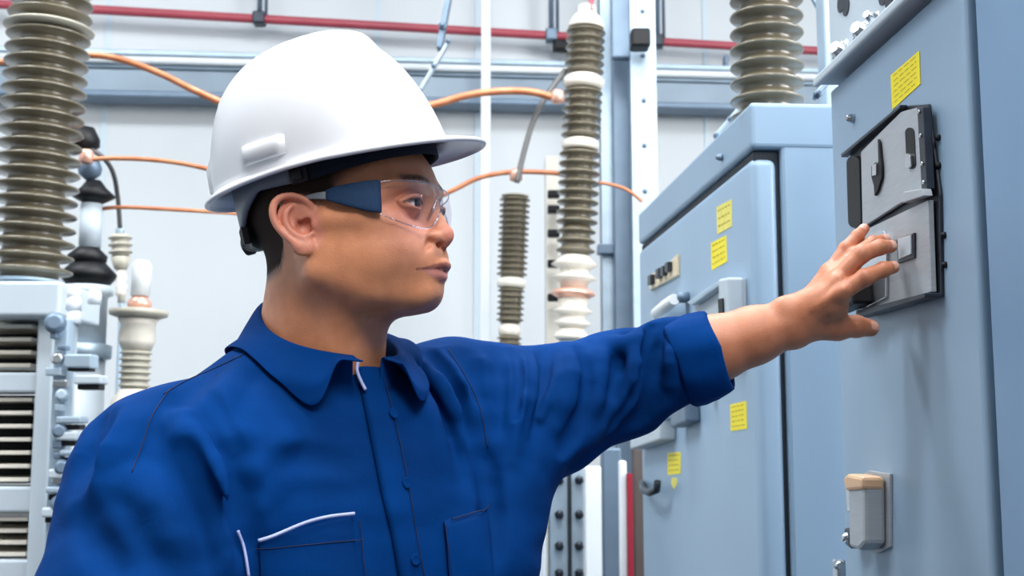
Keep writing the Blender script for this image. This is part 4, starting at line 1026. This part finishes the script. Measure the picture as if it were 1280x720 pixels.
    for k in range(13):
        th = math.radians(150 + 60 * k / 12); add_box(bm, T(101 * math.cos(th) + 1, 84 * math.sin(th), -50 + 3 * abs(k - 6) / 6), (.008, .022, .018), HTR @ Matrix.Rotation(th, 3, 'Z'), .002)
    rt = obj('ratchet', bm, M['dark_plastic'], t)
    bm = BM(); add_lathe(bm, [(.011, 0), (.011, .006), (.008, .008)], T(-104, 0, -50), -hat_f, n=20); obj('ratchet_knob', bm, M['dark_plastic'], rt)
    return t

def build_glasses():
    t = thing('safety_glasses', 'clear wraparound safety glasses with blue padded arms worn by the worker', 'safety glasses', H(100, 0, 20))
    def lens_pt(a, z, s=1):              # a 0 at the nose .. 1 at the temple corner
        ang = a * math.radians(76)
        x = 108 - 48 * (1 - math.cos(ang)) - 3 * abs(z - 18) / 22 - 3 * math.exp(-(a / .06) ** 2); y = 71 * math.sin(ang) ** .93
        return H(x, s * y, z)
    top = lambda a: 37.5 - 4 * a ** 2
    bot = lambda a: (-10 + 22 * math.exp(-(a / .17) ** 2)) - 5 * math.sin(PI * a) + 11 * a ** 2
    bm = BM(); G = []
    for i in range(-40, 41):
        a = abs(i) / 40; s = 1 if i > 0 else -1
        G.append([lens_pt(a, bot(a) + (top(a) - bot(a)) * j / 14, s) for j in range(15)])
    add_grid(bm, G); ln = obj('lens', bm, M['lens'], t, smooth=True); 
    for nm, fn in (('lens_rim', top), ('lens_rim', bot)):
        bm = BM(); add_tube(bm, [lens_pt(abs(i) / 40, fn(abs(i) / 40), 1 if i > 0 else -1) for i in range(-40, 41)], .00075, n=6); obj(nm, bm, M['lens_edge'], ln, smooth=True)
    for s in (-1, 1):
        bm = BM(); add_tube(bm, [H(103, 5 * s, 27), H(101, 9 * s, 16), H(97, 12 * s, 6), H(95, 13 * s, 1)], .0016, n=8, smooth_n=4)
        obj('nose_pad', bm, M['lens_edge'], t, smooth=True)
        # blue padded front of the arm: a slab that tapers towards the ear
        bm = BM(); G = []
        def section(x, y, zt, zb, th):
            zc = (zt + zb) / 2; h = (zt - zb) / 2; P = []
            for k in range(16):
                q = 2 * PI * k / 16; cx, cz = math.cos(q), math.sin(q)
                P.append(H(x, s * (y + th * math.copysign(abs(cx) ** .5, cx)), zc + h * math.copysign(abs(cz) ** .4, cz)))
            return P
        S = [section(x, y, a, b, th) for x, y, a, b, th in ((72, 68.5, 35.5, 1.0, 1.8), (69, 70, 36, 1, 2.6), (60, 73, 35.5, 3, 3.0), (48, 75.3, 34.5, 8, 3.0), (34, 77.2, 33, 14, 2.8), (25, 77.6, 31, 18.5, 2.4), (23, 77.6, 30, 20, 1.4))]
        vs = [[bm.verts.new(p) for p in r] for r in S]
        for A_, B_ in zip(vs, vs[1:]):
            for k in range(16): bm.faces.new((A_[k], A_[(k + 1) % 16], B_[(k + 1) % 16], B_[k]))
        bm.faces.new(vs[0]); bm.faces.new(vs[-1][::-1]); bmesh.ops.recalc_face_normals(bm, faces=bm.faces[:])
        ar = obj('temple_pad', bm, M['blue_pad'], t, smooth=True)
        bm = BM(); S = [section(x, y, a, b, th) for x, y, a, b, th in ((26, 77, 29, 19.5, 1.2), (14, 77.4, 29, 22, 1.3), (2, 77.2, 27.5, 23.5, 1.2), (-12, 76, 24.5, 21.5, 1.1))]
        vs = [[bm.verts.new(p) for p in r] for r in S]
        for A_, B_ in zip(vs, vs[1:]):
            for k in range(16): bm.faces.new((A_[k], A_[(k + 1) % 16], B_[(k + 1) % 16], B_[k]))
        bm.faces.new(vs[0]); bm.faces.new(vs[-1][::-1]); bmesh.ops.recalc_face_normals(bm, faces=bm.faces[:])
        obj('temple', bm, M['grey_plastic'], t, smooth=True)
    return t

# ================================================================== WORK SHIRT
TR = Matrix((tf, tl, (0, 0, 1))).transposed()
shirt = Field()
CH = Vector((NB.x - .005, NB.y + .0, NB.z - .26))
shirt.add(ell(CH, (.118, .192, .30), TR), .0)
shirt.add(ell(CH + Vector((0, 0, .02)) + tf * .02, (.115, .165, .20), TR), .04)
shirt.add(cap(NB + Vector((0, 0, -.06)) - tf * .012, NB + Vector((0, 0, .0)), .075, .054), .03)
shirt.add(cap(NB - tf * .015 + Vector((0, 0, -.082)), SL + Vector((-.02, -.006, -.03)), .062, .062), .07)
shirt.add(cap(NB - tf * .022 + Vector((0, 0, -.080)), SR + Vector((.02, .0, -.0)), .062, .072), .06)
# left sleeve reaching out
S1 = SL + Vector((.0, .0, -.012)); Sm = U(690, 511, 1.335); Se = U(775, 480, 1.36); Sf = U(850, 452, 1.352); Sc = U(896, 435, 1.343)
shirt.add(poly([S1, Sm, Se, Sf, Sc], [.070, .0665, .0580, .0440, .0370], .02), .05)
shirt.add(cap(U(640, 560, 1.28), U(600, 700, 1.22), .05, .06), .06)
# right sleeve hanging down
ER_ = U(152, 800, 1.0); E2 = ER_ + Vector((-.02, .03, -.16))
shirt.add(cap(SR, ER_, .082, .075), .05)
shirt.add(cap(ER_, E2, .074, .062), .03)
shirt.add(ell(Vector((NB.x, NB.y + .0, NB.z - .50)), (.13, .175, .22), TR), .06)
BASE_N = len(shirt.ops)
FOLDS = []
def fold(pts, w, depth, k=.012, y0=.6):
    """a crease: furrow (depth > 0) or ridge (depth < 0) running over the cloth along pixels pts"""
    P = []
    for p in pts:
        P.append(p)
    Q, _, ok = march_many(_base, P, y0)
    P = [Vector(q.tolist()) for q, k_ in zip(Q, ok) if k_]
    w *= 1.0; depth *= 1.45
    if len(P) < 2: return
    FOLDS.append((P, w, depth, k))
_base = Field(); _base.ops = shirt.ops[:]
def addfolds():
    for P, w, depth, k in FOLDS:
        P2 = smooth_pts(P, 3); n = len(P2); sg = 1 if depth > 0 else -1
        Q = []
        for i, p in enumerate(P2):
            tp = math.sin(PI * min(1, max(0, .04 + .92 * i / (n - 1)))) ** .7
            Q.append(Vector(p) + grad(_base, p) * sg * (w - abs(depth) * tp + .003 * (1 - tp)))
        shirt.add(poly(Q, w), k, 0, 's' if depth > 0 else 'u')
# --- folds, image left to right
fold([(262, 470), (215, 510), (185, 560), (170, 620)], .012, .006)            # armhole seam
fold([(300, 455), (262, 520), (252, 560)], .012, -.004)
fold([(245, 505), (270, 548), (300, 590), (306, 640)], .014, .010)            # under the shoulder
fold([(225, 520), (262, 580), (280, 640), (288, 718)], .014, -.007)
fold([(196, 560), (235, 610), (262, 690)], .012, .007)
fold([(165, 600), (205, 650), (235, 718)], .014, -.006)
fold([(306, 560), (303, 620), (312, 700)], .014, .011)                        # arm against chest
fold([(126, 520), (108, 560), (92, 600)], .014, .008)
fold([(150, 512), (132, 560), (112, 620)], .012, -.006)
fold([(100, 640), (130, 690), (150, 718)], .012, .006)
fold([(345, 570), (318, 600), (308, 620)], .012, .004)
fold([(370, 545), (335, 585)], .012, -.003)
fold([(330, 505), (352, 560), (350, 600)], .02, -.004)
# left chest: long folds from the collar down to the armpit
fold([(494, 436), (528, 470), (560, 520), (585, 590)], .011, .009)
fold([(512, 434), (548, 476), (575, 525), (598, 600)], .011, -.008)
fold([(540, 445), (568, 480), (590, 540), (604, 610)], .010, .007)
fold([(556, 440), (583, 478), (602, 530), (612, 600)], .010, -.006)
fold([(575, 440), (597, 480), (612, 530)], .009, .006)
fold([(505, 470), (540, 530), (560, 610)], .014, -.005)
fold([(600, 450), (612, 500), (622, 570)], .010, -.006)
fold([(590, 445), (600, 470), (606, 500)], .009, .005)
fold([(598, 520), (612, 600), (616, 700)], .012, .010)                         # armhole shadow
# sleeve
fold([(625, 440), (632, 490), (628, 560)], .013, .006)
fold([(650, 440), (655, 500), (645, 570)], .013, -.006)
fold([(680, 436), (676, 500), (660, 570)], .014, .006)
fold([(712, 432), (714, 470), (700, 530)], .014, -.008)
fold([(800, 412), (780, 440), (775, 470), (758, 520)], .014, .010)
fold([(828, 402), (802, 430), (796, 475), (770, 540)], .013, -.008)
fold([(838, 410), (822, 440), (818, 490), (800, 530)], .012, .009)
fold([(760, 425), (790, 428), (818, 408)], .010, -.006)
fold([(765, 520), (720, 560), (690, 580)], .013, -.006)
fold([(830, 500), (800, 520), (760, 555), (720, 575)], .012, .005)
# finer, sharper creases
fold([(640, 436), (648, 470), (640, 520)], .006, .003, .006)
fold([(664, 436), (668, 480), (655, 540)], .006, -.003, .006)
fold([(700, 430), (697, 470), (680, 520)], .006, -.003, .006)
fold([(725, 440), (735, 480), (720, 530), (700, 560)], .008, .004, .008)
fold([(742, 425), (752, 452), (748, 500), (725, 550)], .008, -.004, .008)
fold([(815, 415), (806, 450), (790, 500), (750, 550)], .007, .004, .007)
fold([(845, 398), (838, 440), (838, 480)], .007, -.003, .007)
fold([(560, 438), (592, 470), (612, 520), (618, 570)], .006, .0035, .006)
fold([(530, 436), (560, 470), (585, 520), (596, 570)], .006, .0035, .006)
fold([(505, 445), (530, 490), (548, 545)], .006, -.0025, .006)
fold([(298, 545), (306, 590), (310, 640)], .006, .004, .006)
fold([(262, 495), (290, 540), (312, 600)], .007, .004, .007)
fold([(230, 560), (265, 620), (280, 680)], .007, .004, .007)
fold([(140, 520), (122, 560), (100, 610)], .008, .005, .008)
fold([(340, 590), (390, 575), (430, 580)], .012, .002, .012)
addfolds()
def nrm_noise(amp, fr, sd):
    rs = np.random.RandomState(sd); K = rs.randn(7, 3) * fr; PH = rs.rand(7) * 6.28
    def f(p):
        v = 0
        for k_, ph in zip(K, PH): v = v + np.sin(p @ k_.astype(f32) + f32(ph))
        return (v * f32(amp / 2.6)).astype(f32)
    return f
shirt.add(nrm_noise(.0007, 38, 3), 0, 0, 'd'); shirt.add(nrm_noise(.0006, 95, 5), 0, 0, 'd')

Cn = U(411, 413, 1.172); CRr = .066
def col_dir(ph): return tf * math.cos(ph) + tl * math.sin(ph)
def col_T(ph): return Cn + col_dir(ph) * CRr * (1 + .04 * math.cos(ph)) + Vector((0, 0, -.035 * math.cos(ph) + .004 * math.cos(2 * ph)))
def cuff_frame():
    ax = (WR - Sc).normalized(); return ax
def build_shirt(person):
    lo = (ER_.x - .16, .86, NB.z - .47); hi = (.42, 1.52, NB.z + .12)
    me, V = polygonise(shirt, lo, hi, .0022, 'shirt')
    # openings: neck, sleeve end
    Vv = V; q = Vv - A3(Cn); up = np.array([0, 0, 1], f32)
    lev = A3(tf) @ q.T * (-.5) - .016
    neck = (q[:, 2] > lev) & (np.sqrt(q[:, 0] ** 2 + q[:, 1] ** 2) < .067)
    ax = A3(cuff_frame()); sl = ((Vv - A3(Sc)) @ ax) > -.004; sl &= Vv[:, 0] > .1
    arm_r = ((Vv - A3(E2)) @ A3((E2 - ER_).normalized())) > .0; arm_r &= np.linalg.norm(Vv - A3(E2), axis=1) < .1
    keep = ~(neck | sl | arm_r)
    me, V, used = faces_keep(me, keep, 'shirt')
    s = obj('shirt', me, M['cloth'], person, smooth=True); solidify(s, .0022, -1)
    # ---- collar: stand, fold, leaf
    bm = BM(); G = []; N = 64; a0 = math.radians(13); a1 = math.radians(347)
    for i in range(N + 1):
        ph = a0 + (a1 - a0) * i / N; d = col_dir(ph); Tp = col_T(ph); row = []
        end = min(1, (ph - a0) / .32, (a1 - ph) / .32); end = max(0, end) ** .5
        nearend = 1 if ph > PI else 0
        L = .063 - .012 * math.cos(ph) * .5 + .006 * (1 - abs(math.cos(ph)))
        end = max(0, min(1, (ph - math.radians(19)) / .14, (math.radians(331) - ph) / .13)) ** .5; L = L * (.9 if ph > 1.4 else .74) * end + .005
        back = .5 - .5 * math.cos(ph)
        for v in (0, .5, 1): row.append(Tp + Vector((0, 0, -.048 * (1 - v))) + d * (-.001 + .002 * (1 - v)))
        row.append(Tp + d * .0022 + Vector((0, 0, .0016)))
        for v in (.0, .15, .3, .45, .6, .75, .88, 1.0):
            out = .007 + (.012 + .020 * end + .012 * max(0, math.cos(ph + .7))) * v ** 1.1 + .0025 * math.sin(3.5 * ph + 4 * v) * v
            row.append(Tp + d * out + Vector((0, 0, -.001 - (L * (.86 - .08 * back)) * v)))
        G.append(row)
    PP = np.array([[tuple(p) for p in row] for row in G], f32)
    for _ in range(5):                   # the leaf rests on the shirt
        Q = PP[:, 4:].reshape(-1, 3); d_ = shirt.ev(Q); e_ = .003
        g_ = np.stack([shirt.ev(Q + A3(v)) - shirt.ev(Q - A3(v)) for v in ((e_, 0, 0), (0, e_, 0), (0, 0, e_))], -1); g_ /= np.maximum(np.linalg.norm(g_, axis=1, keepdims=True), 1e-6)
        Q += g_ * np.maximum(.0045 - d_, 0)[:, None]; h_ = Q[:, :2] - A3(Cn)[:2]; hr = np.linalg.norm(h_, axis=1); Q[:, :2] = A3(Cn)[:2] + h_ * np.minimum(1, .098 / hr)[:, None]; PP[:, 4:] = Q.reshape(PP[:, 4:].shape)
    G = [[Vector(p.tolist()) for p in row] for row in PP]
    add_grid(bm, G); c = obj('collar', bm, M['cloth'], s, smooth=True); solidify(c, .0022, 0)
    sub = c.modifiers.new('u', 'SUBSURF'); sub.levels = 1; sub.render_levels = 2
    # leaf edge stitching
    def on(p, off=.0015, field=shirt):
        P, _, ok = march_many(field, [p], .6, off); return Vector(P[0].tolist())
    def strip(nm, pl, pr, m, off, rows=22, cols=5, parent=s, bulge=0.0, t=.0025):
        pl = catmull([Vector((a, b, 0)) for a, b in pl], 8); pr = catmull([Vector((a, b, 0)) for a, b in pr], 8); Q = []; O = []
        for i in range(rows + 1):
            u = i / rows; A_ = pl[min(len(pl) - 1, round(u * (len(pl) - 1)))]; B_ = pr[min(len(pr) - 1, round(u * (len(pr) - 1)))]
            for j in range(cols + 1):
                w_ = A_.lerp(B_, j / cols); Q.append((w_.x, w_.y)); O.append(off * (.12 if j in (0, cols) else 1) + bulge * math.sin(PI * j / cols))
        P, _, ok = march_many(shirt, Q, .6, O); P = P.reshape(rows + 1, cols + 1, 3)
        bm = BM(); add_grid(bm, [[Vector(q.tolist()) for q in row] for row in P]); o = obj(nm, bm, m, parent, smooth=True); sm_ = o.modifiers.new('m', 'SMOOTH'); sm_.iterations = 2; sm_.factor = .5
        solidify(o, t, 0); return o
    def line(nm, pts, m, r, off=.002, parent=s, field=shirt):
        P, _, ok = march_many(field, [(p.x, p.y) for p in catmull([Vector((a, b, 0)) for a, b in pts], 8)], .6, off)
        bm = BM(); add_tube(bm, [Vector(q.tolist()) for q, k_ in zip(P, ok) if k_], r, n=6); return obj(nm, bm, m, parent, smooth=True)
    pk = strip('placket', [(444, 460), (452, 500), (462, 550), (476, 620), (488, 670), (498, 730)], [(478, 462), (486, 500), (498, 550), (510, 610), (520, 670), (532, 730)], M['cloth'], .0045, rows=40, cols=6)
    line('placket_seam', [(474, 470), (482, 500), (494, 550), (506, 610), (516, 670), (526, 725)], M['thread'], .0005, .0058, pk)
    line('placket_piping', [(443, 457), (442, 468), (446, 480), (452, 492)], M['piping'], .0017, .0075, pk)
    for p in ((487, 520), (503, 606), (514, 700)):
        h = on(p, .0055); bm = BM(); add_lathe(bm, [(.0052, 0), (.0056, .0012), (.005, .002), (.0035, .0016)], h, grad(shirt, h), n=20); obj('button', bm, M['cloth'], pk, smooth=True)
    # chest pockets
    pf = strip('chest_pocket', [(320, 672), (440, 643)], [(322, 760), (452, 745)], M['cloth'], .0035, rows=14, cols=10)
    line('pocket_piping', [(322, 674), (345, 665), (380, 653), (410, 646), (440, 643)], M['piping'], .0016, .006, pf)
    line('pocket_seam', [(446, 650), (449, 662), (452, 700), (455, 725)], M['thread'], .0005, .0045, pf)
    line('pocket_seam', [(318, 686), (350, 684), (400, 680), (450, 676)], M['thread'], .0005, .005, pf)
    p2 = strip('chest_pocket', [(552, 650), (608, 634)], [(560, 750), (618, 750)], M['cloth'], .0035, rows=12, cols=8)
    line('pocket_seam', [(560, 651), (585, 645), (608, 634)], M['thread'], .0007, .0055, p2)
    line('pocket_seam', [(552, 655), (557, 690), (562, 725)], M['thread'], .0005, .005, p2)
    line('side_piping', [(294, 664), (302, 684), (308, 722)], M['piping'], .0014, .003)
    line('shoulder_seam', [(316, 437), (290, 450), (262, 463), (232, 476), (205, 492)], M['thread'], .0005, .0001)
    line('armhole_seam', [(212, 486), (190, 520), (178, 556), (165, 590)], M['thread'], .0005, .0001)
    line('armhole_seam', [(560, 436), (582, 470), (600, 510), (610, 560)], M['thread'], .0005, .0001)
    # rolled cuff
    ax = cuff_frame(); q = ax.cross(Vector((0, 0, 1))).normalized(); w_ = q.cross(ax); bm = BM(); G = []
    prof = [(-.036, .0415), (-.040, .0450), (-.037, .0475), (-.026, .0490), (-.012, .0485), (.002, .0462), (.0075, .0445), (.009, .0415), (.007, .0385), (-.004, .038), (-.02, .0385)]
    for i in range(72):
        a = 2 * PI * i / 72; row = []
        for h, r_ in prof:
            rr = r_ * (1 + .035 * math.sin(2 * a + .6) + .02 * math.sin(5 * a + h * 60) + .012 * math.sin(9 * a))
            sag = .012 * max(0, -math.sin(a)) ** 2
            row.append(Sc + Vector((0, 0, -.0025)) + ax * (h + .010 * math.sin(a - 2.2) - .012 * max(0, -math.sin(a))) + (q * math.cos(a) + w_ * math.sin(a)) * rr - w_ * (sag * .35))
        G.append(row)
    add_grid(bm, G, close_u=True); c = obj('cuff', bm, M['cloth'], s, smooth=True); solidify(c, .002, 0)
    return s
def build_legs(person):
    pel = Vector((NB.x, NB.y, NB.z - .60)); L = Field()
    L.add(ell(pel, (.13, .175, .14), TR), .0)
    feet = []
    for s in (-1, 1):
        hip = pel + tl * (.09 * s); kn_ = Vector((hip.x, hip.y, .47)) + tf * .01 + tl * (.03 * s); an = Vector((kn_.x, kn_.y, .09)) - tf * .01 + tl * (.02 * s)
        L.add(poly([hip, kn_, an], [.095, .068, .058], .02), .05); feet.append(an)
    me, V = polygonise(L, (pel.x - .4, pel.y - .4, .06), (pel.x + .4, pel.y + .4, pel.z + .12), .006, 'trousers')
    me, V, _ = faces_keep(me, (V[:, 2] > .085), 'trousers')
    tr = obj('trousers', me, M['trouser'], person, smooth=True)
    for an in feet:
        B = Field(); B.add(cap(an + Vector((0, 0, .05)), Vector((an.x, an.y, .055)), .048, .05), .0)
        B.add(cap(Vector((an.x, an.y, .048)), Vector((an.x, an.y, .040)) + tf * .15, .05, .042), .03); B.add(rbox(Vector((an.x, an.y, -.05)) + tf * .06, (.3, .3, .05), .001), 0, 0, 's')
        me, V = polygonise(B, (an.x - .3, an.y - .3, -.01), (an.x + .3, an.y + .3, .2), .004, 'boot'); obj('boot', me, M['boot'], person, smooth=True)

person = thing('person', 'worker in a blue work shirt, left arm stretched out to the cabinet latch panel', 'person', (NB.x, NB.y, 0))
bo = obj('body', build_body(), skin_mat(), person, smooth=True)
build_eyes(bo)
build_shirt(person)
build_legs(person)
build_hat(); build_glasses()


w = bpy.data.worlds.new('world'); bpy.context.scene.world = w; w.use_nodes = True
bg = w.node_tree.nodes['Background']; bg.inputs[0].default_value = (.88, .94, 1, 1); bg.inputs[1].default_value = .22
for x, y, e in ((-2.2, 2.6, 52), (.1, 2.8, 52), (2.4, 2.4, 42), (-2.2, 1.0, 70), (0.3, .6, 110), (2.4, .6, 50)):
    area((x, y, 4.0 if y > 2 else 5.1), (x, y, 0), 1.2, e, (.95, .98, 1), .6)
area((4.25, 1.0, 2.95), (-.1, 1.15, 1.5), 3.0, 290, (1, .97, .95), 1.4)  # added fill light at the made-up panel, brightens the face under the brim
area((.8, .75, 3.4), (-.1, 1.2, 1.4), .5, 7, (1, .97, .93))  # added weak key for the face, no fixture hangs there
area((.7, -1.3, 3.9), (-.2, 1.15, 1.4), 1.4, 135, (1, .97, .94))  # added fill from behind the camera, belongs to no modelled lamp
